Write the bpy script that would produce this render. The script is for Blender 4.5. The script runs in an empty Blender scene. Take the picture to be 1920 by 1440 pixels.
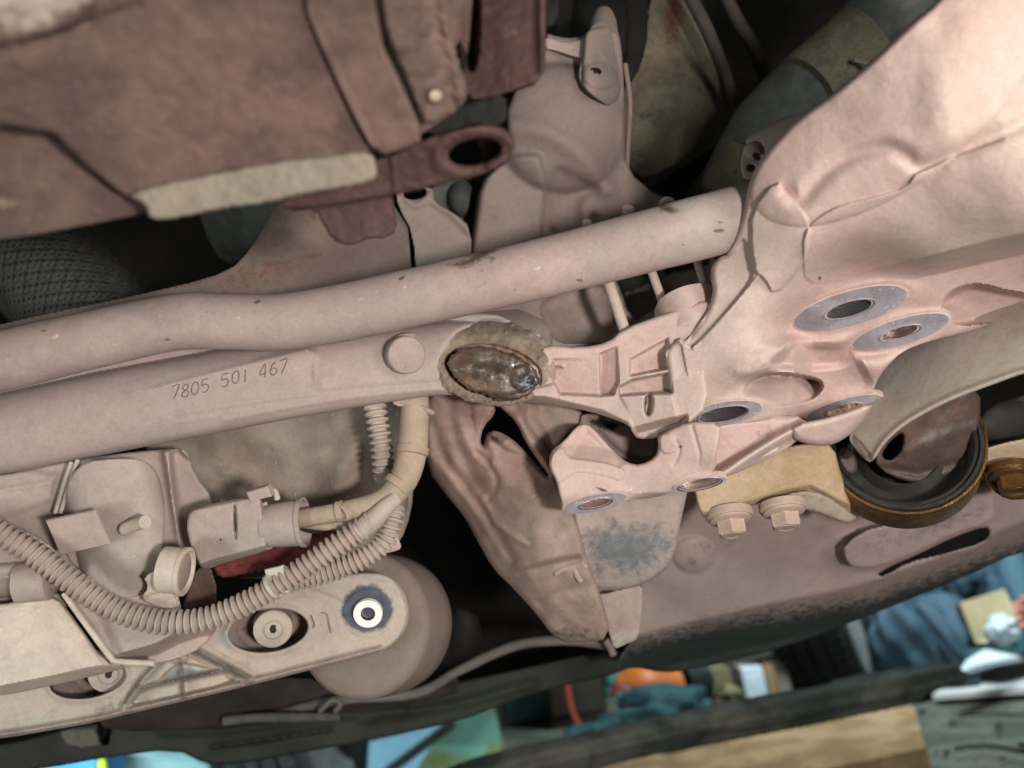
import bpy, math, random
import numpy as np
from mathutils import Vector, Matrix
random.seed(7); np.random.seed(7)
SC = bpy.context.scene
COL = SC.collection
rad = math.radians

# ------------------------------------------------------------------ camera, world, lights, exposure
F = 1598.0                       # focal length in photo pixels (photo 1920x1440)
CAM = np.array([0.0, 0.0, 0.40])
PITCH, ROLL = rad(13.0), rad(9.0)
fw = np.array([0, math.cos(PITCH), math.sin(PITCH)])
up0 = np.array([0, -math.sin(PITCH), math.cos(PITCH)])
rt0 = np.array([1.0, 0, 0])
RT = math.cos(ROLL)*rt0 - math.sin(ROLL)*up0
UP = math.sin(ROLL)*rt0 + math.cos(ROLL)*up0
cam_d = bpy.data.cameras.new('camera'); cam = bpy.data.objects.new('camera', cam_d); COL.objects.link(cam)
cam.matrix_world = Matrix(((RT[0], UP[0], -fw[0], CAM[0]), (RT[1], UP[1], -fw[1], CAM[1]), (RT[2], UP[2], -fw[2], CAM[2]), (0, 0, 0, 1)))
cam_d.sensor_width = 36; cam_d.lens = 36*F/1920; cam_d.clip_start = 0.01; cam_d.clip_end = 60
cam_d.dof.use_dof = True; cam_d.dof.focus_distance = 0.425; cam_d.dof.aperture_fstop = 6.4
SC.camera = cam
W = bpy.data.worlds.new('World'); SC.world = W; W.use_nodes = True
W.node_tree.nodes['Background'].inputs[0].default_value = (0.68, 0.70, 0.66, 1)
W.node_tree.nodes['Background'].inputs[1].default_value = 0.065
SC.view_settings.view_transform = 'Standard'; SC.view_settings.look = 'None'
SC.view_settings.exposure = -0.03; SC.view_settings.gamma = 1.0

def cw(x, y, z):                 # metres right, up, ahead of the camera -> world
    return CAM + x*RT + y*UP + z*fw
def P(px, py, d):
    return CAM + (px-960)/F*d*RT + (720-py)/F*d*UP + d*fw
def area(name, pos, target, size, power, color, spread=180):
    l = bpy.data.lights.new(name, 'AREA'); l.shape = 'DISK'; l.size = size; l.energy = power; l.color = color; l.spread = rad(spread)
    o = bpy.data.objects.new(name, l); COL.objects.link(o)
    o.location = Vector(pos)
    o.rotation_euler = (Vector(target)-Vector(pos)).to_track_quat('-Z', 'Y').to_euler()
    return o
area('work_lamp', cw(0.20, -0.01, -0.20), P(1150, 700, .42), 0.06, 4.3, (1.0, 0.97, 0.90))
area('floor_bounce_light', cw(0.0, -0.48, 0.10), P(1000, 650, .42), 0.30, 1.6, (1.0, 0.66, 0.63))
area('side_fill_light', cw(0.36, 0.13, -0.05), P(1750, 250, .32), 0.20, 1.7, (0.95, 1.0, 0.90))  # added lamp out of view, whitens the casting's horn
area('left_side_light', cw(-0.50, -0.14, 0.02), P(250, 1150, .43), 0.14, 1.15, (0.90, 1.0, 0.93))  # lamp out of view on the left, for the lower left parts
area('garage_light', (1.0, 1.35, 1.7), (0.7, 2.6, 0.1), 0.7, 27, (0.74, 0.94, 1.0), 105)

area('garage_low_fill', (-0.85, 0.75, 0.10), (-0.55, 1.8, 0.22), 0.2, 4.5, (0.75, 0.95, 1.0), 90)  # added low lamp out of view, lights the front of the tub

# ------------------------------------------------------------------ numeric helpers
def rgb(h):                      # '#rrggbb' sRGB -> linear
    c = [int(h[i:i+2], 16)/255 for i in (1, 3, 5)]
    return tuple(x/12.92 if x <= .04045 else ((x+.055)/1.055)**2.4 for x in c)
def chaikin(p, n=1, closed=True):
    p = np.array(p, float)
    for _ in range(n):
        if closed:
            q = np.roll(p, -1, 0)
            p = np.stack([.75*p+.25*q, .25*p+.75*q], 1).reshape(-1, p.shape[1])
        else:
            a, b = p[:-1], p[1:]
            m = np.stack([.75*a+.25*b, .25*a+.75*b], 1).reshape(-1, p.shape[1])
            p = np.vstack([p[:1], m[1:-1], p[-1:]])
    return p
def segdist(X, Y, pts, closed=False):
    pts = np.array(pts, float)[:, :2]
    n = len(pts); best = np.full(X.shape, 1e9)
    for i in range(n if closed else n-1):
        a = pts[i]; b = pts[(i+1) % n]; ab = b-a; L = ab@ab+1e-9
        t = np.clip(((X-a[0])*ab[0]+(Y-a[1])*ab[1])/L, 0, 1)
        best = np.minimum(best, (X-a[0]-t*ab[0])**2+(Y-a[1]-t*ab[1])**2)
    return np.sqrt(best)
def inside(X, Y, pts):
    pts = np.array(pts, float); r = np.zeros(X.shape, bool); n = len(pts)
    for i in range(n):
        x1, y1 = pts[i]; x2, y2 = pts[(i+1) % n]
        if y1 == y2: continue
        c = ((y1 > Y) != (y2 > Y)) & (X < (x2-x1)*(Y-y1)/(y2-y1)+x1)
        r ^= c
    return r
def sdf(X, Y, pts):
    d = segdist(X, Y, pts, True)
    return np.where(inside(X, Y, pts), d, -d)
def ell(cx, cy, a, b, ang=0, n=36):
    t = np.linspace(0, 2*np.pi, n, endpoint=False); c, s = math.cos(rad(-ang)), math.sin(rad(-ang))
    x, y = a*np.cos(t), b*np.sin(t)
    return np.stack([cx+x*c-y*s, cy+x*s+y*c], 1)
def sstep(x):
    x = np.clip(x, 0, 1); return x*x*(3-2*x)
_lat = np.random.RandomState(3).rand(256, 256)
def vnoise(X, Y, sc, seed=0):
    x = X/sc+seed*17.3+500; y = Y/sc+seed*9.1+500
    xi = np.floor(x).astype(int); yi = np.floor(y).astype(int); u = sstep(x-xi); v = sstep(y-yi)
    g = lambda i, j: _lat[i % 256, j % 256]
    return (g(xi, yi)*(1-u)+g(xi+1, yi)*u)*(1-v)+(g(xi, yi+1)*(1-u)+g(xi+1, yi+1)*u)*v-.5
def tps(ctrl):
    c = np.array(ctrl, float)
    if len(c) == 1: return lambda X, Y: np.full(np.shape(X), c[0, 2])
    x, y, z = c[:, 0]/1000, c[:, 1]/1000, c[:, 2]
    if len(c) <= 3:
        A = np.stack([x, y, np.ones(len(c))], 1); k = np.linalg.lstsq(A, z, rcond=None)[0]
        return lambda X, Y: X/1000*k[0]+Y/1000*k[1]+k[2]
    n = len(c); U = lambda r2: np.where(r2 > 0, r2*np.log(r2+1e-12), 0)
    K = U((x[:, None]-x)**2+(y[:, None]-y)**2)+np.eye(n)*1e-4
    Pm = np.stack([np.ones(n), x, y], 1)
    M = np.block([[K, Pm], [Pm.T, np.zeros((3, 3))]])
    w = np.linalg.solve(M, np.concatenate([z, np.zeros(3)]))
    def f(X, Y):
        X = np.asarray(X)/1000; Y = np.asarray(Y)/1000
        r = w[n]+w[n+1]*X+w[n+2]*Y
        for i in range(n): r = r+w[i]*U((X-x[i])**2+(Y-y[i])**2)
        return r
    return f
def catmull(pts, step):
    p = np.array(pts, float); p = np.vstack([2*p[0]-p[1], p, 2*p[-1]-p[-2]]); out = []
    for i in range(1, len(p)-2):
        n = max(2, int(np.linalg.norm(p[i+1]-p[i])/step))
        for k in range(n):
            t = k/n; a, b, c, d = p[i-1], p[i], p[i+1], p[i+2]
            out.append(.5*(2*b+(c-a)*t+(2*a-5*b+4*c-d)*t*t+(3*b-a-3*c+d)*t**3))
    out.append(p[-2]); return np.array(out)

# ------------------------------------------------------------------ materials
_mats = {}
def dust(name, c1, c2, speck=None, amt=.5, rough=.8, bump=.35, metal=0, scale=26, spk=.66, fine=.12, spec=.3, fs=620, coat=0, wornedge=False):
    if name in _mats: return _mats[name]
    m = bpy.data.materials.new(name); m.use_nodes = True; nt = m.node_tree; N = nt.nodes; L = nt.links
    bs = N['Principled BSDF']; tc = N.new('ShaderNodeTexCoord')
    def noise(s, det=6, r=.6, dist=0):
        n = N.new('ShaderNodeTexNoise'); n.inputs['Scale'].default_value = s; n.inputs['Detail'].default_value = det
        n.inputs['Roughness'].default_value = r; n.inputs['Distortion'].default_value = dist
        L.new(tc.outputs['Object'], n.inputs['Vector']); return n.outputs['Fac']
    def ramp(src, a, b):
        r = N.new('ShaderNodeMapRange'); r.inputs['From Min'].default_value = a; r.inputs['From Max'].default_value = b
        r.interpolation_type = 'SMOOTHSTEP'; L.new(src, r.inputs['Value']); return r.outputs['Result']
    def mix(f, a, b, mode='MIX'):
        x = N.new('ShaderNodeMix'); x.data_type = 'RGBA'; x.blend_type = mode; x.clamp_factor = True
        for k, v in ((0, f), (6, a), (7, b)):
            if isinstance(v, (int, float)): x.inputs[k].default_value = v
            elif isinstance(v, tuple): x.inputs[k].default_value = (*v[:3], 1)
            else: L.new(v, x.inputs[k])
        return x.outputs[2]
    n1 = noise(scale, 8, .62, .4); n2 = noise(fs, 4, .7); n3 = noise(scale*7, 6, .7, .6)
    c = mix(ramp(n1, .5-.22/amt*.5, .5+.22/amt*.5), c1, c2)
    c = mix(ramp(n3, .42, .68), c, mix(1.0, c, (.90, .89, .89), 'MULTIPLY'))
    c = mix(fine, c, mix(ramp(n2, .35, .65), mix(1.0, c, (.55, .53, .53), 'MULTIPLY'), mix(1.0, c, (1.25, 1.25, 1.25), 'MULTIPLY')))
    c = mix(1.0, c, mix(ramp(noise(9, 3, .5, .6), .38, .62), (1.05, .945, .95), (.99, .985, .975)), 'MULTIPLY')
    if wornedge:
        ge = N.new('ShaderNodeNewGeometry'); ed = ramp(ge.outputs['Pointiness'], .515, .60)
        em = N.new('ShaderNodeMath'); em.operation = 'MULTIPLY'; L.new(ed, em.inputs[0]); L.new(ramp(n3, .35, .6), em.inputs[1])
        em2 = N.new('ShaderNodeMath'); em2.operation = 'MULTIPLY'; L.new(em.outputs[0], em2.inputs[0]); em2.inputs[1].default_value = .55
        c = mix(em2.outputs[0], c, (.70, .62, .55))
    if speck:
        c = mix(ramp(noise(scale*24, 2, .5, .5), .735, .76), c, mix(1.0, c, (1.45, 1.45, 1.45), 'MULTIPLY'))
        c = mix(ramp(noise(scale*13, 3, .6, 1.5), spk, spk+.03), c, speck)
    at = N.new('ShaderNodeAttribute'); at.attribute_name = 'wear_shade'
    sc_ = N.new('ShaderNodeAttribute'); sc_.attribute_name = 'stain_shade'
    s = N.new('ShaderNodeMath'); s.operation = 'MULTIPLY_ADD'
    nn = N.new('ShaderNodeMath'); nn.operation = 'SUBTRACT'; nn.inputs[1].default_value = .5; L.new(noise(180, 8, .75, .3), nn.inputs[0])
    L.new(nn.outputs[0], s.inputs[0]); s.inputs[1].default_value = 1.1; L.new(at.outputs['Fac'], s.inputs[2])
    w = ramp(s.outputs[0], .34, .74)
    gate = N.new('ShaderNodeMath'); gate.operation = 'GREATER_THAN'; gate.inputs[1].default_value = .02; L.new(at.outputs['Fac'], gate.inputs[0])
    w2 = N.new('ShaderNodeMath'); w2.operation = 'MULTIPLY'; L.new(w, w2.inputs[0]); L.new(gate.outputs[0], w2.inputs[1])
    stc = mix(ramp(n3, .35, .65), sc_.outputs['Color'], mix(1.0, sc_.outputs['Color'], (.74, .74, .74), 'MULTIPLY'))
    c = mix(w2.outputs[0], c, stc)
    L.new(c, bs.inputs['Base Color'])
    rr = N.new('ShaderNodeMapRange'); rr.inputs['To Min'].default_value = max(.02, rough-.12); rr.inputs['To Max'].default_value = min(1, rough+.12)
    L.new(n3, rr.inputs['Value']); L.new(rr.outputs[0], bs.inputs['Roughness'])
    bs.inputs['Metallic'].default_value = metal; bs.inputs['Specular IOR Level'].default_value = spec
    bs.inputs['Coat Weight'].default_value = coat
    bm = N.new('ShaderNodeBump'); bm.inputs['Strength'].default_value = bump; bm.inputs['Distance'].default_value = .00035
    ad = N.new('ShaderNodeMath'); ad.operation = 'MULTIPLY_ADD'; L.new(n3, ad.inputs[0]); ad.inputs[1].default_value = 1.3; L.new(n2, ad.inputs[2])
    L.new(ad.outputs[0], bm.inputs['Height']); L.new(bm.outputs[0], bs.inputs['Normal'])
    _mats[name] = m; return m
def emit_mat(name, c, e):
    m = bpy.data.materials.new(name); m.use_nodes = True; b = m.node_tree.nodes['Principled BSDF']
    b.inputs['Base Color'].default_value = (*c, 1); b.inputs['Emission Color'].default_value = (*c, 1); b.inputs['Emission Strength'].default_value = e
    return m

M_alu   = dust('dusty_cast_aluminium', (.50, .385, .345), (.43, .33, .30), (.20, .15, .13), spk=.735, wornedge=True, amt=.6, rough=.72)
M_bar   = dust('dusty_steel_bar', (.385, .305, .28), (.31, .25, .232), (.17, .12, .10), spk=.72, amt=.6, rough=.75)
M_rack  = dust('dusty_rack_aluminium', (.42, .33, .305), (.355, .29, .27), (.16, .12, .10), spk=.745, amt=.5, rough=.74, bump=.25)
M_arm   = dust('dusty_grey_arm', (.33, .285, .25), (.28, .245, .215), (.15, .11, .10), spk=.72, amt=.6, rough=.7)
M_rust  = dust('rusty_painted_steel', (.128, .084, .070), (.078, .052, .044), (.155, .11, .09), spk=.66, amt=1, rough=.8, bump=.6, scale=32)
M_rust2 = dust('maroon_primer', (.082, .042, .037), (.058, .031, .028), (.14, .075, .06), spk=.68, amt=1, rough=.7, bump=.6, scale=40)
M_lip   = dust('pale_seam_sealer', (.235, .21, .165), (.19, .17, .135), (.30, .26, .20), amt=1, rough=.85, bump=.8, scale=60)
M_house = dust('dull_gearbox_casting', (.27, .215, .192), (.225, .182, .163), (.15, .11, .10), spk=.74, amt=.6, rough=.8, bump=.2)
M_tunnel= dust('tunnel_steel', (.20, .155, .132), (.155, .12, .105), (.24, .12, .09), spk=.75, amt=.8, rough=.8)
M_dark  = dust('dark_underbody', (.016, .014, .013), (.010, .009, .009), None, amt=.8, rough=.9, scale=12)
M_dtrim = dust('dark_brown_trim', (.055, .046, .040), (.038, .033, .030), None, amt=1, rough=.8)
M_rod   = dust('grey_green_rod', (.17, .165, .145), (.12, .12, .11), None, amt=1, rough=.7)
M_deep  = dust('dark_rubber_hose', (.020, .019, .018), (.014, .013, .013), None, amt=.8, rough=.7)
M_blue  = dust('grey_blue_hose', (.115, .118, .105), (.070, .078, .074), (.16, .15, .125), spk=.7, amt=1, rough=.8, scale=40)
M_braid = dust('dull_wire', (.07, .072, .07), (.045, .048, .048), None, amt=1, rough=.55, scale=30, metal=.3)
M_mud   = dust('muddy_engine_mount', (.20, .17, .12), (.14, .122, .09), (.06, .055, .05), spk=.60, amt=1, rough=.95, bump=.9, scale=40)
M_pipe  = dust('dusty_brake_pipe', (.075, .062, .055), (.05, .044, .042), None, amt=.8)
M_boot  = dust('dusty_rubber_boot', (.34, .25, .215), (.26, .19, .165), (.42, .33, .29), spk=.70, amt=1, rough=.85, scale=34, bump=.5)
M_brk   = dust('bracket_worn_paint', (.37, .305, .275), (.31, .255, .235), (.18, .17, .165), spk=.70, amt=1, rough=.8, bump=.4)
M_tray  = dust('dusty_plastic_tray', (.38, .305, .285), (.33, .268, .25), (.14, .11, .11), spk=.73, amt=.8, rough=.7, scale=14)
M_trayd = dust('dark_tray_edge', (.040, .045, .040), (.028, .032, .030), None, amt=1, rough=.75, scale=14)
M_plast = dust('dusty_plastic', (.43, .355, .32), (.35, .295, .27), (.18, .14, .12), spk=.76, wornedge=True, amt=.6, rough=.6, bump=.12, spec=.4)
M_plasl = dust('pale_dusty_plastic', (.60, .54, .46), (.50, .44, .38), (.20, .16, .14), spk=.76, amt=.8, rough=.55, bump=.12, spec=.4)
M_cond  = dust('dusty_conduit', (.47, .405, .355), (.36, .31, .275), (.16, .13, .11), spk=.75, amt=.8, rough=.6, bump=.15, fine=.08)
M_tape  = dust('cloth_tape', (.42, .335, .26), (.34, .265, .205), (.11, .085, .065), spk=.72, amt=.8, rough=.8, bump=.5)
M_shield= dust('thin_shield', (.30, .255, .215), (.20, .175, .150), (.36, .32, .28), spk=.66, amt=1.3, rough=.6, metal=.0, scale=16, bump=.4)
M_brkt2 = dust('pale_alloy_bracket', (.46, .41, .345), (.38, .345, .305), (.16, .13, .11), spk=.76, amt=.8, rough=.6, bump=.3, scale=18)
M_can   = dust('dusty_canister', (.26, .205, .178), (.215, .172, .15), None, amt=.6, rough=.75, bump=.2, scale=12)
M_bored = dust('dark_threaded_bore', (.10, .095, .105), (.06, .057, .065), (.3, .3, .3), spk=.70, amt=1, rough=.4, metal=.4, bump=.5)  # dark base puts the shade inside the bores into the colour
M_lipm  = dust('bright_lip', (.50, .49, .50), (.34, .33, .36), None, amt=1, rough=.35, metal=.7, bump=.4)
M_machn = dust('machined_ring', (.40, .385, .43), (.26, .255, .30), (.70, .69, .71), spk=.66, amt=1.3, rough=.38, metal=.3, bump=.5)
M_shiny = dust('bright_machined_bore', (.80, .78, .76), (.6, .58, .58), None, amt=.8, rough=.22, metal=1, bump=.2, spec=.5)
M_copper= dust('copper_bore', (.85, .55, .42), (.55, .32, .22), (.95, .9, .85), spk=.55, amt=1, rough=.4, metal=.5, bump=.8)
M_white = dust('bright_zinc_washer', (.93, .93, .90), (.90, .90, .88), None, amt=.5, rough=.35, bump=.05, fine=.01, spec=.6)
M_tan   = dust('dusty_tan_steel', (.44, .345, .285), (.36, .28, .235), (.2, .14, .11), spk=.72, amt=.8, rough=.7, bump=.4)
M_gold  = dust('golden_passivated', (.42, .325, .225), (.35, .255, .155), (.24, .17, .11), spk=.63, amt=1, rough=.7, bump=.6, scale=40)
M_goldo = dust('oily_gold_steel', (.17, .095, .035), (.10, .052, .022), (.35, .24, .09), spk=.68, amt=1, rough=.25, metal=.5, bump=.6, scale=44)
M_rubber= dust('black_bushing_rubber', (.040, .036, .032), (.022, .021, .019), (.09, .075, .06), spk=.72, amt=1, rough=.5, bump=.5, scale=40)
M_hub   = dust('greasy_brown_hub', (.105, .072, .056), (.065, .047, .040), (.26, .22, .20), spk=.735, amt=1, rough=.45, bump=.5, scale=50)
M_grease= dust('wet_grease', (.105, .072, .052), (.055, .040, .031), (.17, .115, .075), spk=.64, amt=1.2, rough=.24, bump=.9, scale=70, coat=.25, spec=.5)
M_crust = dust('greasy_dirt_crust', (.34, .235, .18), (.23, .155, .115), (.42, .32, .26), spk=.66, amt=1.0, rough=.9, bump=.6, scale=50)
M_red   = dust('red_foam', (.17, .045, .038), (.11, .030, .027), (.03, .012, .012), spk=.58, amt=1, rough=.9, bump=1, scale=60)
M_ink   = dust('dirt_in_stamping', (.20, .148, .128), (.135, .10, .088), None, scale=300)
M_slot  = dust('dark_gap', (.025, .02, .018), (.018, .015, .013), None)
M_ice   = dust('dusty_clear_clip', (.50, .49, .44), (.42, .40, .36), None, rough=.4)

# ------------------------------------------------------------------ object builders
_org = {}
def setp(o, label=None, category=None, group=None, kind=None):
    for k, v in (('label', label), ('category', category), ('group', group), ('kind', kind)):
        if v: o[k] = v
    return o
def thing(name, label, cat, at, group=None, kind=None):
    e = bpy.data.objects.new(name, None); COL.objects.link(e)
    w = P(*at) if len(at) == 3 and at[1] > 5 else np.array(at); e.location = w; e.empty_display_size = .02
    _org[e.name] = np.array(w); return setp(e, label, cat, group, kind)
def proj(Wp):
    d = Wp-CAM; z = d@fw
    return 960+(d@RT)/z*F, 720-(d@UP)/z*F, z
def build(name, V, faces, mat, parent=None, paint=None, sharp=45, smooth=True, **kw):
    V = np.asarray(V, float); c = V.mean(0)
    me = bpy.data.meshes.new(name)
    if isinstance(faces, np.ndarray): faces = faces.tolist()
    me.from_pydata((V-c).tolist(), [], faces)
    if smooth:
        me.polygons.foreach_set('use_smooth', np.ones(len(me.polygons), bool))
        if sharp: me.set_sharp_from_angle(angle=rad(sharp))
    if paint:  # paint patches: stains and wear, plus some painted shade
        X, Y, _ = proj(V); w = np.zeros(len(V)); colr = np.zeros((len(V), 4)); colr[:, 3] = 1
        for shp, cc, st, soft in paint:
            s = sdf(X, Y, shp)
            k = np.clip(.5+s/soft*.5, 0, 1)*st
            kk = np.where(w < .01, np.where(k > 0, 1, 0), k)[:, None]; colr[:, :3] = colr[:, :3]*(1-kk)+np.array(cc)*kk; w = np.maximum(w, k)
        a = me.attributes.new('wear_shade', 'FLOAT', 'POINT'); a.data.foreach_set('value', w)
        b = me.attributes.new('stain_shade', 'FLOAT_COLOR', 'POINT'); b.data.foreach_set('color', colr.ravel())
    me.materials.append(mat); me.update()
    o = bpy.data.objects.new(name, me); COL.objects.link(o)
    if parent:
        o.parent = parent; o.location = c-_org[parent.name]
    else: o.location = c
    _org[o.name] = c
    return setp(o, **kw)

SURF = {}
def on(name, x, y):              # depth of a finished relief surface under a picture point
    x0, y0, st, D = SURF[name]; i = (x-x0)/st; j = (y-y0)/st; a, b = int(i), int(j); u, v = i-a, j-b
    return (D[b, a]*(1-u)+D[b, a+1]*u)*(1-v)+(D[b+1, a]*(1-u)+D[b+1, a+1]*u)*v
def relief(name, outline, ctrl, mat, parent=None, feats=(), holes=(), step=3.0, thick=6, rim=(5, 1.5), smooth=1, paint=None, rough=0, blur=0, edge=0, seed=0, sharp=40, **kw):
    """a solid plate or casting: outline and depth at control points, thickness in mm, worked features on its face"""
    ol = chaikin(outline, smooth) if smooth else np.array(outline, float)
    hs = [chaikin(h, 1) if len(h) < 20 else np.array(h, float) for h in holes]
    x0, y0 = ol.min(0)-2*step; x1, y1 = ol.max(0)+2*step
    X, Y = np.meshgrid(np.arange(x0, x1, step), np.arange(y0, y1, step))
    if edge: ex, ey = X+edge*vnoise(X, Y, 9, 3)*2, Y+edge*vnoise(X, Y, 7, 5)*2
    else: ex, ey = X, Y
    S = sdf(ex, ey, ol)
    for h in hs: S = np.minimum(S, -sdf(X, Y, h))
    gy, gx = np.gradient(S, step)
    out = S < 0; n = np.sqrt(gx**2+gy**2)+1e-6
    mv = np.where(out, np.minimum(-S, step*1.5), 0)
    Xp, Yp = X+gx/n*mv, Y+gy/n*mv
    ins = S > 0
    cell = ins[:-1, :-1] | ins[1:, :-1] | ins[:-1, 1:] | ins[1:, 1:]
    base = tps(ctrl); B = base(Xp, Yp); H = np.zeros_like(B)
    tilts = []
    for f in feats:
        k = f[0]
        if k == 'poly':
            s = sdf(Xp, Yp, chaikin(f[1], 1) if len(f[1]) < 24 else f[1]); H += f[2]*sstep(s/f[3]+.5)
        elif k == 'line':
            d = segdist(Xp, Yp, chaikin(f[1], 2, False) if 3 < len(f[1]) < 20 else f[1]); H += f[3]*np.exp(-(d/f[2])**2)
        elif k == 'tube':
            d = segdist(Xp, Yp, f[1]); H = np.maximum(H, f[3]*np.sqrt(np.clip(1-(d/f[2])**2, 0, 1))+(f[4] if len(f) > 4 else 0)*(d < f[2]))
        elif k == 'dome':
            _, cx, cy, a, b, an, h = f; c, s = math.cos(rad(-an)), math.sin(rad(-an))
            u = (Xp-cx)*c+(Yp-cy)*s; v = -(Xp-cx)*s+(Yp-cy)*c; q = (u/a)**2+(v/b)**2
            H += h*np.sqrt(np.clip(1-q, 0, 1))
        elif k == 'away':            # slope away from the viewer inside a polygon: mm per px up to a width
            s = sdf(Xp, Yp, f[1]); H -= f[2]*np.clip(s, 0, f[3])
        elif k == 'bowl':
            s = sdf(Xp, Yp, chaikin(f[1], 2)); t = np.clip(s/f[3], 0, 1); H += f[2]*np.sqrt(1-(1-t)**2)
        elif k == 'tilt':            # slanted seat for a boss, blended into the casting: near edge up, far edge down
            _, cx, cy, a, b, an, h, up, dn = f; c, s = math.cos(rad(-an)), math.sin(rad(-an))
            u = (Xp-cx)*c+(Yp-cy)*s; v = -(Xp-cx)*s+(Yp-cy)*c
            q = np.sqrt((u/a)**2+(v/b)**2)+1e-6; dd = np.maximum(0, (1-1/q))*np.sqrt(u*u+v*v)
            wt = np.exp(-(dd/(dn+(up-dn)*sstep(.5-v/b*.2)))**2); wt = np.where(q < 1.05, 1, wt)
            kq = np.minimum(1, 1.2/q); nx = axis(an, .72, -1, (cx, cy))
            dr = lambda X_, Y_: ((X_-960)/F)*(RT@nx)+((720-Y_)/F)*(UP@nx)+fw@nx
            tilts.append((cx, cy, dr(cx, cy)/dr(cx+(Xp-cx)*kq, cy+(Yp-cy)*kq), wt))
        elif k == 'ramp':            # sloped floor of a pocket
            s = sstep(sdf(Xp, Yp, f[1])/f[5]+.5); q0 = np.array(f[1]).mean(0)
            H += s*(f[2]+f[3]*(Xp-q0[0])+f[4]*(Yp-q0[1]))
        elif k == 'noise': H += f[1]*vnoise(Xp, Yp, f[2], f[3] if len(f) > 3 else 0)*2
        elif k == 'flat':            # press everything inside a polygon to a fixed height
            s = sstep(sdf(Xp, Yp, f[1])/f[3]+.5); H = H*(1-s)+f[2]*s
    if rough: H += rough*(vnoise(Xp, Yp, 38, seed)+.5*vnoise(Xp, Yp, 15, seed+1)+.25*vnoise(Xp, Yp, 7, seed+2))
    for _ in range(blur):
        p = np.pad(H, 1, mode='edge'); H = (p[:-2, 1:-1]+p[2:, 1:-1]+p[1:-1, :-2]+p[1:-1, 2:]+4*H)/8
    Sr = np.clip(S, 0, None)
    if rim: H -= rim[1]*(1-np.sqrt(np.clip(1-(1-np.clip(Sr/rim[0], 0, 1))**2, 0, 1)))
    D = B-H/1000
    for cx, cy, dt, wt in tilts:
        jj, ii = int((cy-Y[0, 0])/step), int((cx-X[0, 0])/step)
        D = D*(1-wt)+(D[jj, ii]*dt)*wt
    DB = np.maximum(B+thick/1000, D+.0015)
    idx = -np.ones(X.shape, int)
    cj, ci = np.nonzero(cell)
    used = np.zeros(X.shape, bool)
    for dj in (0, 1):
        for di in (0, 1): used[cj+dj, ci+di] = True
    nv = used.sum(); idx[used] = np.arange(nv)
    def pts(DD):
        z = DD[used]; x = (Xp[used]-960)/F*z; y = (720-Yp[used])/F*z
        return CAM+x[:, None]*RT+y[:, None]*UP+z[:, None]*fw
    V = np.vstack([pts(D), pts(DB)])
    q = np.stack([idx[cj, ci], idx[cj+1, ci], idx[cj+1, ci+1], idx[cj, ci+1]], 1)
    e = np.concatenate([q[:, [0, 1]], q[:, [1, 2]], q[:, [2, 3]], q[:, [3, 0]]])
    key = e[:, 0].astype(np.int64)*nv*2+e[:, 1]; rk = e[:, 1].astype(np.int64)*nv*2+e[:, 0]
    bd = e[~np.isin(key, rk)]
    sk = np.stack([bd[:, 1], bd[:, 0], bd[:, 0]+nv, bd[:, 1]+nv], 1)
    fc = np.vstack([q, q[:, ::-1]+nv, sk])
    SURF[name] = (X[0, 0], Y[0, 0], step, D)
    return build(name, V, fc, mat, parent, paint, sharp=sharp, **kw)

def frame(t):
    a = np.array([0, 0, 1.0]) if abs(t[2]) < .9 else np.array([1.0, 0, 0])
    u = np.cross(t, a); u /= np.linalg.norm(u); return u, np.cross(t, u)
def sweep(name, pts, r, mat, parent=None, seg=28, step=.004, world=False, corr=None, ends=True, flat=1.0, wob=0, **kw):
    """round tube along a path of (px, py, depth); r in mm, number or list along the path; corr=(pitch mm, depth mm) corrugates it"""
    w = np.array(pts, float) if world else np.array([P(*p) for p in pts])
    c = catmull(w, step if not corr else corr[0]/1000/6)
    L = np.concatenate([[0], np.cumsum(np.linalg.norm(np.diff(c, axis=0), axis=1))])
    if corr:
        n = int(L[-1]/(corr[0]/1000/6)); s = np.linspace(0, L[-1], n)
        c = np.stack([np.interp(s, L, c[:, i]) for i in range(3)], 1); L = s
    rr = np.interp(L/L[-1], np.linspace(0, 1, len(r)), r) if isinstance(r, (list, tuple)) else np.full(len(L), float(r))
    if corr:
        ph = np.cos(L/(corr[0]/1000)*2*np.pi); rr = rr+corr[1]*np.sign(ph)*np.abs(ph)**.6*.5
    if wob: rr = rr*(1+wob*vnoise(L*1000, L*0, 14, 2)*2)
    T = np.gradient(c, axis=0); T /= np.linalg.norm(T, axis=1)[:, None]
    u, v = frame(T[0]); V = []; th = np.linspace(0, 2*np.pi, seg, endpoint=False)
    for i in range(len(c)):
        u = u-(u@T[i])*T[i]; u /= np.linalg.norm(u); v = np.cross(T[i], u)
        V.append(c[i]+(rr[i]/1000)*(np.cos(th)[:, None]*u+flat*np.sin(th)[:, None]*v))
    V = np.vstack(V); n = len(c); i, j = np.meshgrid(np.arange(n-1), np.arange(seg), indexing='ij')
    a = i*seg+j; b = i*seg+(j+1) % seg
    fc = np.stack([a, b, b+seg, a+seg], -1).reshape(-1, 4).tolist()
    if ends: fc += [list(range(seg))[::-1], [(n-1)*seg+k for k in range(seg)]]
    return build(name, V, fc, mat, parent, **kw)
def vframe(px, py):
    v = (px-960)/F*RT+(720-py)/F*UP+fw; v /= np.linalg.norm(v)
    r = RT-(RT@v)*v; r /= np.linalg.norm(r); u = np.cross(r, v); return r, u, v
def dirv(px, py, x, y, z):       # direction given right, up, towards the viewer as seen at a picture point
    r, u, v = vframe(px, py); n = x*r+y*u-z*v; return n/np.linalg.norm(n)
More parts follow.
